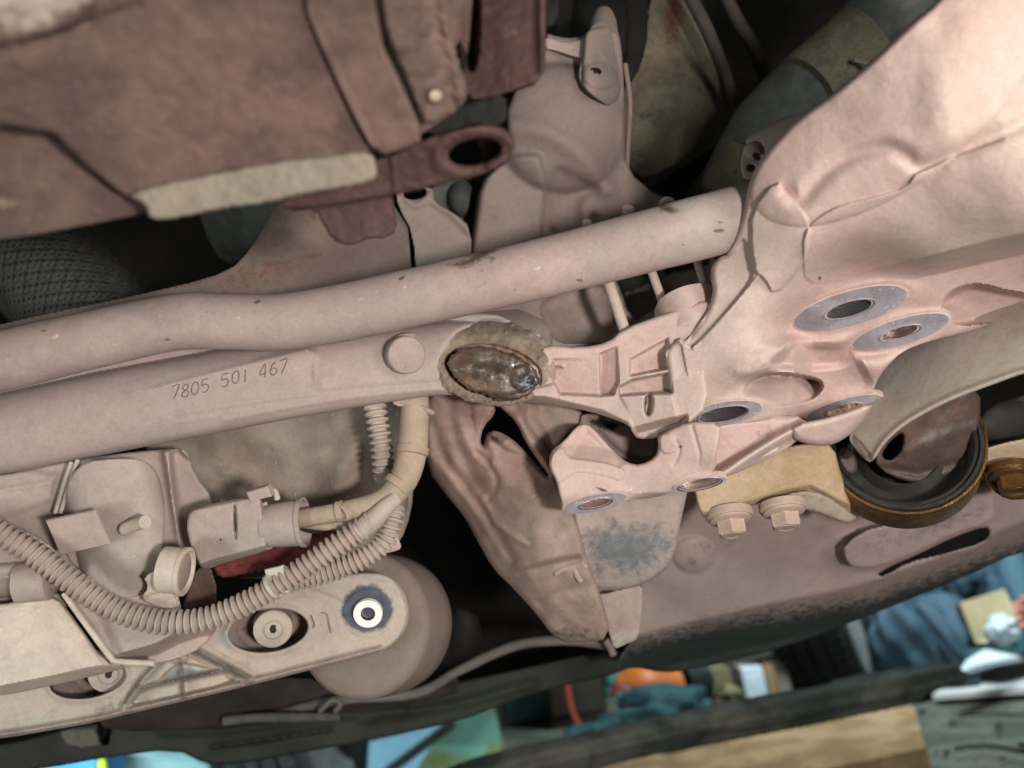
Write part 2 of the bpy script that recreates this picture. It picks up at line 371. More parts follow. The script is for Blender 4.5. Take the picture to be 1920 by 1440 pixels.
def axis(ang, ratio, facing=-1, at=(960, 720)):
    """unit normal of a disc seen as an ellipse: major axis angle, minor/major ratio, facing down (-1) or up (+1)"""
    ph = math.acos(ratio); t = rad(ang); m = np.array([math.sin(t), -math.cos(t)])*(-facing)
    return dirv(at[0], at[1], math.sin(ph)*m[0], math.sin(ph)*m[1], math.cos(ph))
def lathe(name, org, ax, prof, mat, parent=None, seg=48, sharp=35, jit=0, uv=None, **kw):
    """prof: list of (radius mm, height mm along axis); closed at the ends when radius is 0"""
    o = P(*org) if not isinstance(org, np.ndarray) else org
    u, v = uv or frame(np.array(ax)); th = np.linspace(0, 2*np.pi, seg, endpoint=False)
    V = []
    for r, h in prof:
        rj = r/1000*(1+jit*np.array([vnoise(np.array(40*math.cos(t)), np.array(40*math.sin(t)), 11, 1) for t in th])) if jit else np.full(seg, r/1000)
        V.append(o+h/1000*ax+(rj*np.cos(th))[:, None]*u+(rj*np.sin(th))[:, None]*v)
    V = np.vstack(V); n = len(prof); fc = []
    for i in range(n-1):
        for j in range(seg):
            fc.append([i*seg+j, (i+1)*seg+j, (i+1)*seg+(j+1) % seg, i*seg+(j+1) % seg])
    return build(name, V, fc, mat, parent, sharp=sharp, **kw)
def prism(name, org, ax, n, r, h, mat, parent=None, rot=0, cham=.6, **kw):
    o = P(*org) if not isinstance(org, np.ndarray) else org
    u, v = frame(np.array(ax)); V = []
    for rr, hh in ((r, 0), (r, h-cham), (r-cham, h)):
        for k in range(n):
            t = 2*math.pi*k/n+rad(rot); V.append(o+hh/1000*ax+rr/1000*(math.cos(t)*u+math.sin(t)*v))
    fc = [[l*n+k, l*n+(k+1) % n, (l+1)*n+(k+1) % n, (l+1)*n+k] for l in (0, 1) for k in range(n)]
    fc += [list(range(n))[::-1], [2*n+k for k in range(n)]]
    return build(name, V, fc, mat, parent, smooth=False, **kw)
def slab(name, quad, thick, mat, parent=None, bev=.8, **kw):
    """plate from 3-D corner points (px,py,d), pushed back along its own normal, bevelled"""
    w = [P(*p) if len(p) == 3 and not kw.get('world') else np.array(p) for p in quad]; kw.pop('world', None)
    w = np.array(w); nrm = np.cross(w[1]-w[0], w[2]-w[0]); nrm /= np.linalg.norm(nrm)
    if nrm@(CAM-w.mean(0)) < 0: nrm = -nrm
    c = w.mean(0); b = bev/1000; n = len(w)
    inn = w+(c-w)*np.minimum(.45, b/np.linalg.norm(c-w, axis=1))[:, None]
    V = np.vstack([inn, w-nrm*b, w-nrm*thick/1000])
    fc = [list(range(n)), [2*n+k for k in range(n)][::-1]]
    for l in (0, 1): fc += [[l*n+k, (l+1)*n+k, (l+1)*n+(k+1) % n, l*n+(k+1) % n] for k in range(n)]
    return build(name, V, fc, mat, parent, smooth=False, **kw)
def boss(parent, cx, cy, d, a, b, ang, hole, rim_m, bore_m, body=None, steps=True, depth=8):
    """machined boss: oval pad facing down towards the viewer, ring face and bored hole; a, b half axes in px"""
    k = .72; ax = axis(ang, k, -1, (cx, cy)); R = a*d/F*1000; sq = b/a/k; r = R*hole; o = P(cx, cy, d)
    t = rad(ang); u = dirv(cx, cy, math.cos(t), math.sin(t), 0); u -= (u@ax)*ax; u /= np.linalg.norm(u)
    kw = dict(uv=(u, np.cross(ax, u)*sq))
    kb = lathe('machined_boss', o, ax, [(R*1.04, -3.5), (R*1.02, -.5), (R*.985, -.05), (R*.96, -.05)], body or M_alu, parent, jit=.015, **kw)
    prof = [(R*.965, -.05), (r+1.4, -.05), (r+1.1, .25), (r+.5, .2), (r, -.6)] if steps else [(R*.965, -.05), (r, -.05), (r-.2, -.5)]
    lathe('ring_face', o, ax, prof, rim_m, kb, sharp=25, **kw)
    lathe('bore', o, ax, [(r, -.4)]+[(r-(.45 if i % 2 else .05), -.7-i*.5) for i in range(int(depth*2-1))]+[(r-.5, -depth), (0, -depth)], bore_m, kb, sharp=20, **kw)
    lathe('bore_lip', o, ax, [(r+1.0, 0), (r+.9, .42), (r+.35, .5), (r+.1, .1)], M_shiny if not steps else M_lipm, kb, sharp=25, **kw)
    return kb

# ================================================================== THE CAR'S UNDERSIDE
# ---- dark structure far up inside
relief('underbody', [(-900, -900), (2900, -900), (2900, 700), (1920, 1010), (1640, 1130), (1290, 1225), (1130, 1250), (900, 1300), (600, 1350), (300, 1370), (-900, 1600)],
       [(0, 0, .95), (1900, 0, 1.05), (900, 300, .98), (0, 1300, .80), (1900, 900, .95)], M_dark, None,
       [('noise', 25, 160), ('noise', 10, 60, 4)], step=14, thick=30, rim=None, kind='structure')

# ---- cast gearbox housing, centre top
g = thing('gearbox_housing', 'dull beige cast housing with curved web and hollow bolt boss, behind the thick bar', 'gearbox housing', (1050, 250, .52))
hs = [(1015, 60), (1060, 72), (1095, 68), (1140, 40), (1160, 60), (1168, 110), (1172, 240), (1172, 318), (1240, 372), (1420, 420), (1420, 640), (1020, 660), (860, 660), (880, 470), (900, 330), (955, 300), (950, 175), (1015, 150)]
relief('housing_shell', hs, [(950, 180, .52), (1170, 100, .505), (1160, 300, .53), (900, 600, .53), (1400, 600, .54)], M_house, g,
       [('poly', [(885, 470), (905, 325), (960, 290), (1028, 290), (1012, 470), (1000, 640), (850, 640)], 7, 5),
        ('dome', 1060, 240, 125, 120, -30, 8), ('line', [(955, 238), (1010, 242), (1060, 265), (1105, 305), (1142, 352)], 24, 6), ('bowl', [(1028, 470), (1030, 305), (1070, 318), (1140, 360), (1085, 372), (1095, 430)], -6, 30),
        ('line', [(1168, 120), (1170, 310), (1240, 375)], 6, 3), ('dome', 1130, 352, 26, 20, 0, 3), ('dome', 1050, 240, 125, 120, -35, 16)],
       step=3, thick=26, rim=(8, 4), rough=.5, blur=7, paint=[(ell(1000, 262, 60, 12, -10), (.31, .215, .18), .8, 30), (ell(1100, 315, 55, 14, -45), (.31, .205, .175), .8, 30)])
relief('boss_arm', [(1018, 66), (1060, 80), (1095, 72), (1104, 60), (1100, 110), (1080, 108), (1040, 95), (1020, 92)], [(1020, 80, .506), (1100, 90, .498)], M_alu, g, thick=14, rim=(5, 2), step=2)
kb = relief('bolt_boss', [(1093, 100), (1096, 64), (1110, 52), (1150, 50), (1162, 62), (1168, 120), (1170, 225), (1140, 200), (1104, 176), (1084, 150), (1086, 125)], [(1130, 60, .506), (1130, 150, .504), (1168, 225, .515)], M_house, g,
       [('tube', [(1130, 40), (1128, 165)], 37, 11), ('dome', 1125, 142, 34, 26, -10, 3)], step=2, thick=14, rim=(7, 3), rough=.3, paint=[(ell(1116, 165, 26, 30), (.34, .22, .19), .6, 24), (ell(1117, 135, 6, 4), (.03, .02, .02), 1, 2)])
sweep('boss_cap', [(1131, 30, .510), (1132, 36, .508), (1132, 62, .502)], [6, 7.8, 8.2], M_house, kb)
lathe('boss_hole', (1117, 134, on('bolt_boss', 1117, 134)-.0003), axis(-10, .6, -1, (1117, 134)), [(3.4, -.2), (3.0, .5), (2.4, .3), (2.2, -.1), (0, -.1)], M_slot, kb, seg=24)
sweep('casting_edge', [(1172, 120, .53), (1181, 190, .53), (1178, 260, .535), (1175, 320, .535)], 1.6, M_house, g, seg=10)
for cx, cy, r in ((1100, 410, 9), (1178, 385, 12), (1252, 372, 15)):
    lathe('web_bolt', (cx, cy+6, .47), axis(8, .8, 1), [(r*.32, -14), (r*.32, -1), (r*.27, 0), (0, 0)], M_bar, g, seg=24)

# ---- strut bracket left of housing with eye, hose, grey blob
b = thing('eye_bracket', 'small pale bracket with an open eye, in the gap under the rusty frame tab', 'bracket', (815, 420, .50))
relief('bracket_plate', [(745, 385), (742, 355), (790, 345), (815, 355), (812, 378), (850, 398), (885, 428), (882, 520), (780, 540), (775, 440)], [(760, 370, .495), (880, 430, .505), (800, 520, .50)], M_house, b,
       [('line', [(812, 378), (850, 402), (884, 436)], 9, 3.5), ('line', [(755, 360), (770, 385), (790, 385), (805, 365)], 7, 2.5)], holes=[ell(778, 362, 22, 12, 8)], step=2.5, thick=8, rim=(3, 1.5))
relief('grey_duct', [(800, 350), (885, 320), (890, 440), (850, 410), (806, 380)], [(850, 380, .56)], M_blue, None, [('dome', 866, 372, 28, 34, 0, 14)], step=3, thick=10,
       label='small grey-blue rounded duct showing behind the eye bracket', category='duct')
sweep('ribbed_hose', [(775, 405, .515), (765, 440, .515), (766, 480, .515), (760, 530, .515)], 5.2, M_pipe, corr=(3.4, 1.6), seg=20, label='short thin ribbed black hose behind the thick bar, left of the gearbox housing', category='hose')

# ---- dark upper right region
relief('engine_mount_cover', [(1225, -60), (1275, -60), (1290, 20), (1335, 90), (1350, 150), (1352, 245), (1325, 270), (1280, 300), (1210, 340), (1180, 325), (1165, 290), (1160, 180), (1200, 120), (1215, 30)],
       [(1250, 0, .64), (1180, 300, .60), (1340, 250, .62)], M_mud, None, [('poly', [(1175, 340), (1165, 150), (1330, 120), (1352, 250), (1215, 345)], 12, 60)], rough=1.6, edge=2, step=3, thick=14, rim=(5, 3),
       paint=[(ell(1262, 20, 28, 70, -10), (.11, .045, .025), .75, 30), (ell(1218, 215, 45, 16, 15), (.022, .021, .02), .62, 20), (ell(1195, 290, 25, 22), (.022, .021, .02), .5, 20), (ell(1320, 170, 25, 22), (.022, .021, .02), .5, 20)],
       label='muddy brown mount cover with a ragged lower edge, in the dark upper gap', category='cover')
relief('rubber_bellows', [(1020, -60), (1210, -60), (1215, 40), (1212, 90), (1190, 150), (1170, 160), (1100, 120), (1040, 60)], [(1100, 0, .60), (1200, 60, .58)], M_deep, None,
       [('dome', 1150, 40, 75, 130, 0, 26), ('line', [(1160, -60), (1175, 40), (1165, 150)], 5, -4)], step=4, thick=20, label='dark rubber bellows behind the bolt boss at the top', category='bellows')
sweep('brake_pipe', [(1270, -50, .60), (1318, 40, .60), (1352, 120, .60), (1376, 200, .605), (1392, 290, .62)], 4.6, M_pipe, wob=.05, label='left one of two thin curved pipes in the dark upper gap beside the mud cover', category='pipe', group='thin pipes in the dark upper gap')
sweep('brake_pipe', [(1340, -50, .66), (1384, 40, .66), (1415, 90, .66), (1432, 140, .665), (1440, 200, .68)], 4.9, M_pipe, wob=.05, label='right one of two thin curved pipes, running down to the grey-blue hose', category='pipe', group='thin pipes in the dark upper gap')
relief('mud_ledge', [(1370, 130), (1420, 145), (1440, 190), (1410, 260), (1385, 230)], [(1400, 180, .70)], M_mud, None, rough=2, step=4, thick=12, label='small muddy ledge between the two thin pipes', category='ledge')
h = thing('coolant_hose', 'thick grey-blue hose with yellowish clamp band, curving down behind the horn of the big casting', 'hose', (1460, 200, .56))
sweep('hose_run', [(1800, -120, .52), (1690, -10, .54), (1600, 90, .555), (1530, 150, .56), (1465, 200, .56), (1415, 260, .56), (1375, 330, .57), (1310, 420, .60), (1290, 500, .60)], [26, 26, 24, 23, 22, 20, 19, 18, 18], M_blue, h, wob=.04)
sweep('clamp_band', [(1622, 75, .551), (1575, 115, .553), (1530, 150, .556), (1512, 166, .556)], [25.5, 25, 24.5, 24.2], M_mud, h)
sweep('clamp_band', [(1412, 285, .559), (1378, 345, .566), (1352, 385, .578)], 20.5, M_mud, h)
sweep('clamp_ear', [(1600, 112, .525), (1620, 118, .525), (1634, 128, .525)], 1.4, M_house, h, seg=10)
relief('lower_dark_hose', [(1140, 420), (1200, 360), (1300, 300), (1380, 250), (1375, 300), (1330, 350), (1290, 420)], [(1250, 340, .66)], M_deep, None, [('tube', [(1150, 430), (1280, 340), (1390, 260)], 45, 22)], step=4, thick=12,
       label='dark smooth hose running diagonally under the muddy mount cover', category='hose')
cb = thing('clip_bush', 'small pinkish bush with two dark holes at the left edge of the big casting', 'bush', (1420, 290, .42))
sweep('bush_body', [(1500, 255, .41), (1440, 275, .412), (1412, 288, .415)], [11, 10, 8], M_alu, cb)
relief('bush_ear', [(1392, 285), (1400, 268), (1425, 262), (1435, 290), (1430, 330), (1395, 340), (1388, 310)], [(1410, 300, .405)], M_alu, cb, [('dome', 1412, 282, 18, 16, 0, 3), ('poly', ell(1409, 315, 8, 6), -5, 4)], holes=[ell(1421, 293, 8, 6, -20, 16)], step=2, thick=7, rim=(3, 1.5))

# ---- tunnel plate behind bar, left
relief('tunnel_plate', [(-60, 630), (0, 606), (330, 538), (430, 508), (468, 470), (498, 420), (520, 380), (560, 350), (760, 350), (780, 620), (500, 700), (-60, 760)],
       [(0, 620, .47), (430, 520, .465), (700, 400, .50), (700, 560, .485)], M_tunnel, None,
       [('line', [(0, 606), (330, 538), (430, 508), (468, 470), (498, 420), (520, 380)], 5, 2.5), ('noise', 5, 120, 3)],
       rough=.8, step=3, thick=6, rim=(3, 1.5), paint=[(ell(500, 510, 95, 30, 18), (.20, .085, .062), .75, 70), (ell(585, 400, 22, 45, 0), (.22, .12, .08), .6, 30)],
       label='grey-brown sheet steel plate with a thin curved rim and reddish patch, behind the thick bar', category='steel plate')
relief('side_duct', [(370, 360), (540, 350), (520, 400), (470, 480), (420, 500), (380, 430)], [(400, 400, .60), (520, 400, .56)], M_blue, None, [('dome', 450, 400, 90, 80, 0, 12)], step=5, thick=10,
       label='shadowed grey-blue panel in the dark gap under the rusty frame, left of the tunnel plate', category='panel')

# ---- woven flex pipe (left gap)
fp = thing('flex_exhaust_pipe', 'dark woven wire flex pipe in the gap under the rusty frame at left', 'exhaust pipe', (80, 490, .58))
A0, A1 = P(-170, 240, .60), P(330, 760, .58); ax = A1-A0; LN = np.linalg.norm(ax); ax /= LN; fu, fv = frame(ax)
R0 = .039
sweep('inner_liner', [A0, (A0+A1)/2, A1], R0*1000-1.5, M_deep, fp, world=True, seg=48)
def braid(sgn, name):
    V = []; Fc = []; NS = 36
    for k in range(NS):
        n = 220; th0 = 2*np.pi*k/NS
        for side in (-1.35, -.45, .45, 1.35):
            pass
        s = np.linspace(0, LN, n); th = th0+sgn*s/LN*2*np.pi*1.55
        wv = np.cos((s/LN*2*1.55*NS)*np.pi*1.0+ (0 if sgn > 0 else np.pi)+k*np.pi)*.0008
        for strand in range(3):
            t2 = th+sgn*(strand-1)*.034
            c = A0+s[:, None]*ax+(R0+wv)[:, None]*(np.cos(t2)[:, None]*fu+np.sin(t2)[:, None]*fv)
            rad_ = np.cos(t2)[:, None]*fu+np.sin(t2)[:, None]*fv
            T = np.gradient(c, axis=0); T /= np.linalg.norm(T, axis=1)[:, None]; q = np.cross(T, rad_)
            b0 = len(V)
            for i in range(n):
                V += [c[i]-q[i]*.0006, c[i]+rad_[i]*.0006, c[i]+q[i]*.0006]
            for i in range(n-1):
                a = b0+i*3; Fc += [[a, a+3, a+4, a+1], [a+1, a+4, a+5, a+2]]
    build(name, np.array(V), Fc, M_braid, fp, sharp=None, kind='stuff')
braid(1, 'braid_wire'); braid(-1, 'braid_wire')

def chips(n, x0, x1, yf, half, seed):   # small paint and dust chips along a tube
    r = np.random.RandomState(seed); out = []
    for _ in range(n):
        x = x0+r.rand()*(x1-x0); y = float(yf(x))+(r.rand()*2-1)*half; a = 1.5+r.rand()**3*5
        out.append((ell(x, y, a*(1+r.rand()*1.5), a*.7, r.rand()*60-20, 10), (.17, .115, .095) if r.rand() < .6 else (.56, .48, .42), .95, 3))
    return out
# ---- anti-roll bar
sweep('anti_roll_bar', [(-120, 700, .395), (0, 677, .395), (160, 640, .396), (330, 604, .398), (430, 603, .40), (520, 604, .402), (610, 592, .402), (700, 574, .402), (850, 541, .401), (1000, 507, .40), (1200, 456, .398), (1400, 404, .396), (1500, 375, .396)],
      [14.0, 14.0, 13.6, 13.2, 13.3, 13.5, 13.6, 13.8, 14, 14.2, 14.6, 15, 15], M_bar, None, seg=128, step=.0013, wob=.012,
      paint=chips(34, 20, 1380, lambda x: np.interp(x, [0, 330, 520, 1000, 1400], [677, 604, 604, 507, 404]), 44, 3)+[([(838, 497), (870, 484), (900, 470), (940, 462), (925, 474), (905, 484), (885, 497), (862, 503)], (.11, .065, .042), .95, 16), (ell(924, 484, 9, 8, 50), (.12, .07, .05), .7, 12), (ell(1253, 392, 22, 8, -12), (.09, .055, .04), .95, 10), (ell(60, 690, 60, 30, 10), (.18, .13, .11), .33, 40)],
      label='thick dusty anti-roll bar running from lower left to the big casting', category='anti-roll bar')

# ---- rusty frame member top left (near, out of focus)
fr = thing('frame_member', 'rusty brown frame member across the upper left corner, with pale strip and round eye', 'frame member', (450, 200, .25))
cf = [(0, 0, .215), (560, 60, .235), (0, 400, .25), (650, 280, .262), (300, 380, .262)]
relief('backing_plate', [(-200, 240), (-200, -200), (1010, -200), (1010, 130), (890, 180), (800, 250), (690, 300), (300, 385), (0, 430), (-200, 440)], [(0, 0, .240), (560, 60, .252), (0, 400, .268), (700, 280, .280), (950, 0, .30)], M_rust, fr, step=8, thick=3, rough=.5)
relief('main_panel', [(-220, -200), (545, -200), (562, 0), (605, 100), (650, 195), (708, 305), (640, 330), (300, 400), (240, 375), (140, 290), (95, 238), (-220, 225)], cf, M_rust, fr,
       [('poly', [(-220, -200), (300, -200), (165, 40), (60, 78), (-220, 120)], 4, 26), ('line', [(-220, 125), (60, 84), (165, 46), (260, 10)], 8, -2)],
       rough=.9, blur=1, step=4, thick=5, rim=(7, 2), paint=[([(-220, -200), (270, -200), (200, 12), (90, 55), (-220, 85)], (.42, .33, .29), .78, 60), ([(-220, 82), (80, 62), (180, 35), (190, 50), (80, 85), (-220, 118)], (.22, .075, .055), .6, 20)])
relief('lower_panel', [(-220, 205), (92, 232), (150, 296), (235, 372), (300, 372), (300, 395), (130, 430), (0, 452), (-220, 470)], [(0, 300, .258), (280, 390, .268), (0, 450, .266)], M_rust, fr,
       [('line', [(-60, 214), (88, 228)], 7, 2)], rough=.8, step=4, thick=5, rim=(6, 2), paint=[([(-220, 203), (88, 222), (92, 236), (-220, 226)], (.30, .30, .24), .9, 10), (ell(10, 380, 30, 16), (.24, .18, .13), .6, 14)])
relief('sealer_strip', [(238, 366), (270, 352), (400, 325), (520, 302), (640, 288), (696, 282), (710, 325), (695, 342), (640, 352), (560, 366), (500, 380), (420, 390), (340, 408), (280, 415), (274, 384)], [(250, 370, .252), (700, 300, .252), (450, 390, .254)], M_lip, fr,
       rough=1.1, edge=1.5, step=3, thick=6, rim=(6, 2.5), smooth=1)
relief('middle_panel', [(552, -200), (690, -200), (705, 60), (760, 170), (798, 262), (760, 280), (705, 296), (652, 198), (606, 100), (566, 0)], [(600, 0, .228), (760, 260, .26), (690, 290, .262)], M_rust, fr,
       [('line', [(560, 0), (608, 100), (655, 198), (706, 300)], 7, 2.5)], rough=.8, step=3.5, thick=5, rim=(8, 2.5))
relief('ribbed_flange', [(705, -200), (820, -200), (840, 40), (862, 120), (880, 170), (865, 205), (800, 240), (782, 200), (745, 110), (715, 30)], [(750, 0, .236), (830, 200, .262)], M_rust, fr,
       [('dome', 816, 180, 15, 15, 0, 4), ('line', [(830, 0), (848, 100), (868, 190)], 14, 3)], rough=2.6, edge=2, step=3, thick=6, rim=(9, 3), paint=[(ell(816, 180, 13, 13), (.46, .34, .26), .95, 6), (ell(770, 100, 30, 60, 20), (.20, .13, .10), .4, 30)])
relief('side_plate', [(850, -200), (1020, -200), (1024, 60), (1022, 148), (960, 172), (890, 192), (868, 170), (862, 80)], [(860, 0, .285), (1020, 100, .275), (900, 180, .28)], M_rust2, fr,
       [('bowl', [(840, -60), (905, -60), (900, 130), (870, 140)], -12, 18), ('line', [(1012, -60), (1018, 150)], 8, 2)], rough=1.3, step=3, thick=5, rim=(6, 2), paint=[(ell(878, 60, 26, 80), (.022, .018, .016), .85, 20)])  # near-black ellipse paints the shaded gap beside the ribbed flange
relief('dark_lug', [(1000, -200), (1045, -200), (1050, 20), (1035, 55), (1010, 40)], [(1020, 0, .31)], M_dark, fr, rough=2, step=3, thick=8)
relief('eye_tab', [(520, 388), (560, 352), (700, 300), (745, 288), (790, 262), (850, 244), (905, 232), (948, 240), (968, 266), (955, 302), (922, 322), (850, 342), (760, 362), (640, 382), (570, 392)], [(560, 370, .275), (940, 270, .272), (760, 360, .279)], M_rust2, fr,
       [('line', list(map(tuple, ell(890, 286, 70, 40, 8))), 14, 2.2), ('line', [(735, 296), (742, 365)], 5, 1.5), ('dome', 920, 312, 11, 6, 0, 3), ('dome', 942, 283, 9, 7, 0, 3)], holes=[ell(890, 285, 50, 24, 10)], rough=1.4, edge=1, step=2.5, thick=9, rim=(6, 2.5))
sweep('eye_sleeve', [(893, 284, .279), (858, 290, .315)], 8.9, M_rust2, fr, ends=False)
relief('gap_shade_sheet', [(800, 200), (880, 180), (950, 170), (950, 240), (870, 250), (800, 262)], [(880, 220, .30)], M_dark, fr, rough=1.5, step=4, thick=6)  # near-black sheet standing in for the shaded gap under the side plate
relief('lower_flap', [(520, 384), (600, 370), (732, 352), (742, 400), (745, 430), (722, 448), (700, 446), (652, 462), (622, 448), (605, 420), (590, 390), (560, 398)], [(600, 380, .31), (730, 440, .315)], M_rust2, fr, rough=1.6, edge=1.5, step=3, thick=5, rim=(5, 2))

# ---- steering rack with stamped number
rk = thing('steering_rack', 'dusty aluminium steering rack tube with a stamped number, below the thick bar', 'steering rack', (420, 750, .43))
rax = [(-220, 838), (0, 822), (200, 778), (430, 735), (620, 708), (840, 684), (1010, 690)]
rack_out = [(-220, 660), (300, 600), (700, 560), (1010, 600), (1020, 700), (1000, 760), (930, 750), (860, 740), (805, 742), (755, 750), (600, 775), (405, 812), (200, 852), (0, 892), (-220, 910)]
def rack_base(X, Y): return .435+0*X
pad = [(270, 735), (340, 715), (575, 655), (590, 662), (592, 708), (600, 740), (450, 770), (330, 790)]
digits = {'7': [[(0, 1), (.62, 1), (.2, 0)]], '8': [[(.3, .52), (.08, .68), (.08, .86), (.3, 1), (.52, .86), (.52, .68), (.3, .52), (.02, .36), (.02, .14), (.3, 0), (.58, .14), (.58, .36), (.3, .52)]],
          '0': [[(.3, 0), (.04, .2), (.0, .5), (.04, .8), (.3, 1), (.56, .8), (.6, .5), (.56, .2), (.3, 0)]],
          '5': [[(.55, 1), (.08, 1), (.03, .56), (.3, .64), (.56, .5), (.58, .2), (.3, 0), (.02, .1)]],
          '1': [[(.3, 0), (.3, 1)]], '4': [[(.45, 0), (.45, 1), (0, .3), (.62, .3)]],
          '6': [[(.5, .95), (.25, .9), (.05, .55), (.02, .25), (.3, 0), (.57, .15), (.57, .4), (.3, .56), (.04, .38)]]}
strokes = []
for ch, bx, by in (('7', 322, 749), ('8', 341, 746), ('0', 359, 742), ('5', 378, 737), ('5', 415, 727), ('0', 435, 721), ('1', 453, 718), ('4', 487, 709), ('6', 506, 705), ('7', 524, 701)):
    for pl in digits[ch]:
        strokes.append([(bx+x*21+(-y*24)*-.04, by-y*24-x*21*.25) for x, y in pl])
rf = [('tube', rax, 82, 20), ('flat', pad, 18.2, 22),
      ('line', [(330, 775), (450, 756), (600, 736), (760, 722), (830, 716)], 5, -.9), ('line', [(420, 788), (600, 753), (760, 733), (830, 730)], 5, 1.0),
      ('line', [(275, 732), (575, 655)], 3, .7), ('line', [(575, 655), (590, 662), (590, 712)], 3, .6)]
rf.append(('poly', list(map(tuple, ell(945, 690, 110, 90))), -12, 30))
relief('rack_tube', rack_out, [(0, 700, .437), (0, 900, .437), (900, 650, .437)], M_rack, rk, rf, step=2.5, thick=10, rim=(14, 5), blur=1, rough=.18)
# grooves of the number: thin dirt-filled strokes let into the pad
def pad_d(x, y):
    return .437-.0172
for s in strokes:
    sweep('stamped_digit', [(x, y, on('rack_tube', x, y)+.00008) for x, y in s], .26, M_ink, rk, seg=6, step=.0005, ends=False, wob=.55)
cp = lathe('end_cap', (763, 666, .4105), axis(20, .97, -1, (600, 1000)), [(9.4, -9), (9.2, -.9), (8.7, -.2), (8.3, 0), (0, .05)], M_bar, rk, seg=56)
lathe('cap_seat', (766, 668, .422), axis(20, .97, -1, (600, 1000)), [(12, -6), (11.4, -2), (10.2, -1), (9, -1)], M_rack, rk, seg=48, jit=.06)

# ---- casting web with greasy joint
web = thing('subframe_casting', 'big dusty pinkish aluminium casting filling the right side, with machined round bosses', 'casting', (1450, 560, .38))
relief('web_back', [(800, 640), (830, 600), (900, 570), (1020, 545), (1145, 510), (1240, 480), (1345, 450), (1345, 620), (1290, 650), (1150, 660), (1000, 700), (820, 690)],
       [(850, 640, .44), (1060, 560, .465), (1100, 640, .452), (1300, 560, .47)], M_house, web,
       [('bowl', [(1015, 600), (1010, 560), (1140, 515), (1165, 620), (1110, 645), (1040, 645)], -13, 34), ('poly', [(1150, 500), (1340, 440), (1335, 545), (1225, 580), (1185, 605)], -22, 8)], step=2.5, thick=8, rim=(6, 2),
       paint=[([(1150, 505), (1215, 485), (1225, 535), (1165, 555)], (.02, .018, .016), .9, 10), ([(1235, 490), (1330, 450), (1335, 500), (1245, 520)], (.02, .018, .016), .85, 10)])  # near-black polygons paint the shade in the gaps between the ribs
lathe('joint_housing', (935, 640, .447), axis(-4, .62, 1), [(29, -14), (29, 0), (27, 5), (22, 8), (0, 9)], M_house, web, seg=56, jit=.05)
for p0, p1 in (((1138, 520), (1172, 622)), ((1218, 498), (1246, 575)), ((1302, 470), (1330, 560))):
    sweep('web_rib', [(p0[0]-8, p0[1]-30, .452), (*p0, .436), (*p1, .428), (p1[0]+6, p1[1]+18, .426)], 2.3 if p0[0] > 1200 else 2.9, M_alu, web, seg=16)
lathe('boss_plate', (1292, 572, .428), axis(12, .42, 1), [(17.5, -6), (17.5, -1), (16.8, 0), (0, 0)], M_alu, web, seg=48)
lathe('boss_neck', (1296, 590, .424), axis(12, .42, -1), [(16, -8), (15, 10), (10, 14)], M_alu, web, seg=40)
C = [(960, 700), (985, 668), (1018, 646), (1090, 652), (1140, 642), (1168, 616), (1240, 590), (1340, 555), (1345, 600), (1320, 680), (1330, 760), (1285, 800), (1240, 812), (1234, 822), (1196, 824), (1186, 812), (1180, 797), (1130, 778), (1080, 766), (1010, 757), (945, 750), (920, 738)]
relief('web_front', C, [(960, 700, .424), (1100, 700, .422), (1250, 640, .412), (1300, 760, .404), (1200, 800, .415)], M_alu, web,
       [('ramp', [(1036, 674), (1090, 672), (1124, 662), (1126, 742), (1050, 738), (1030, 700)], -4, .03, -.10, 7),
        ('ramp', [(1124, 664), (1156, 650), (1160, 716), (1150, 740), (1126, 742)], -7, .16, -.05, 5),
        ('ramp', [(1181, 674), (1252, 634), (1256, 690), (1181, 704)], -8, -.05, -.12, 4),
        ('ramp', [(1160, 726), (1184, 713), (1256, 699), (1260, 735), (1215, 737), (1162, 741)], -11, 0, -.10, 5),
        ('ramp', [(1162, 742), (1215, 739), (1262, 739), (1272, 784), (1235, 792), (1188, 804), (1178, 770)], 1.5, .02, -.06, 5),
        ('away', [(1188, 800), (1240, 786), (1290, 775), (1300, 900), (1160, 900), (1180, 813)], 1.1, 14),
        ('away', [(930, 742), (1020, 742), (1130, 768), (1178, 792), (1180, 850), (900, 850)], .9, 16),
        ('poly', [(1030, 722), (1045, 718), (1050, 755), (1010, 755), (990, 730)], 3, 6),
        ('line', [(1010, 682), (1055, 688)], 4, 1.5),
        ('poly', ell(1216, 758, 8, 21, -4), -7, 5)],
       step=2, thick=16, rim=(8, 3.2), rough=.35, blur=1,
       paint=[(ell(985, 665, 50, 24, -25), (.34, .235, .165), .70, 30), (ell(1033, 686, 26, 4, -8), (.22, .14, .10), .8, 6), ([(1209, 742), (1215, 740), (1211, 775), (1208, 770)], (.09, .06, .05), .9, 4), (ell(985, 750, 30, 8, -10), (.2, .13, .1), .5, 14)])
gb = relief('joint_seat', ell(924, 681, 122, 80, -6, 30), [(810, 700, .4165), (920, 600, .432), (1045, 690, .4215), (930, 762, .418), (925, 690, .4135)], M_crust, web,
       [('line', list(map(tuple, ell(922, 676, 100, 58, -6)[17:35])), 12, 2.4), ('bowl', list(map(tuple, ell(926, 696, 93, 50, -12))), -4, 10), ('noise', 1.4, 30, 7), ('noise', .8, 10, 9)], rough=.8, edge=3, step=1.8, thick=9, rim=(34, 9), blur=1,
       paint=[(ell(924, 680, 400, 400, 0), (.44, .345, .30), .95, 10), (ell(924, 688, 106, 64, -10), (.235, .15, .105), .96, 24), (ell(935, 622, 58, 13, 6), (.13, .105, .07), .97, 18), (ell(1008, 660, 26, 16, -30), (.19, .14, .10), .97, 14)])
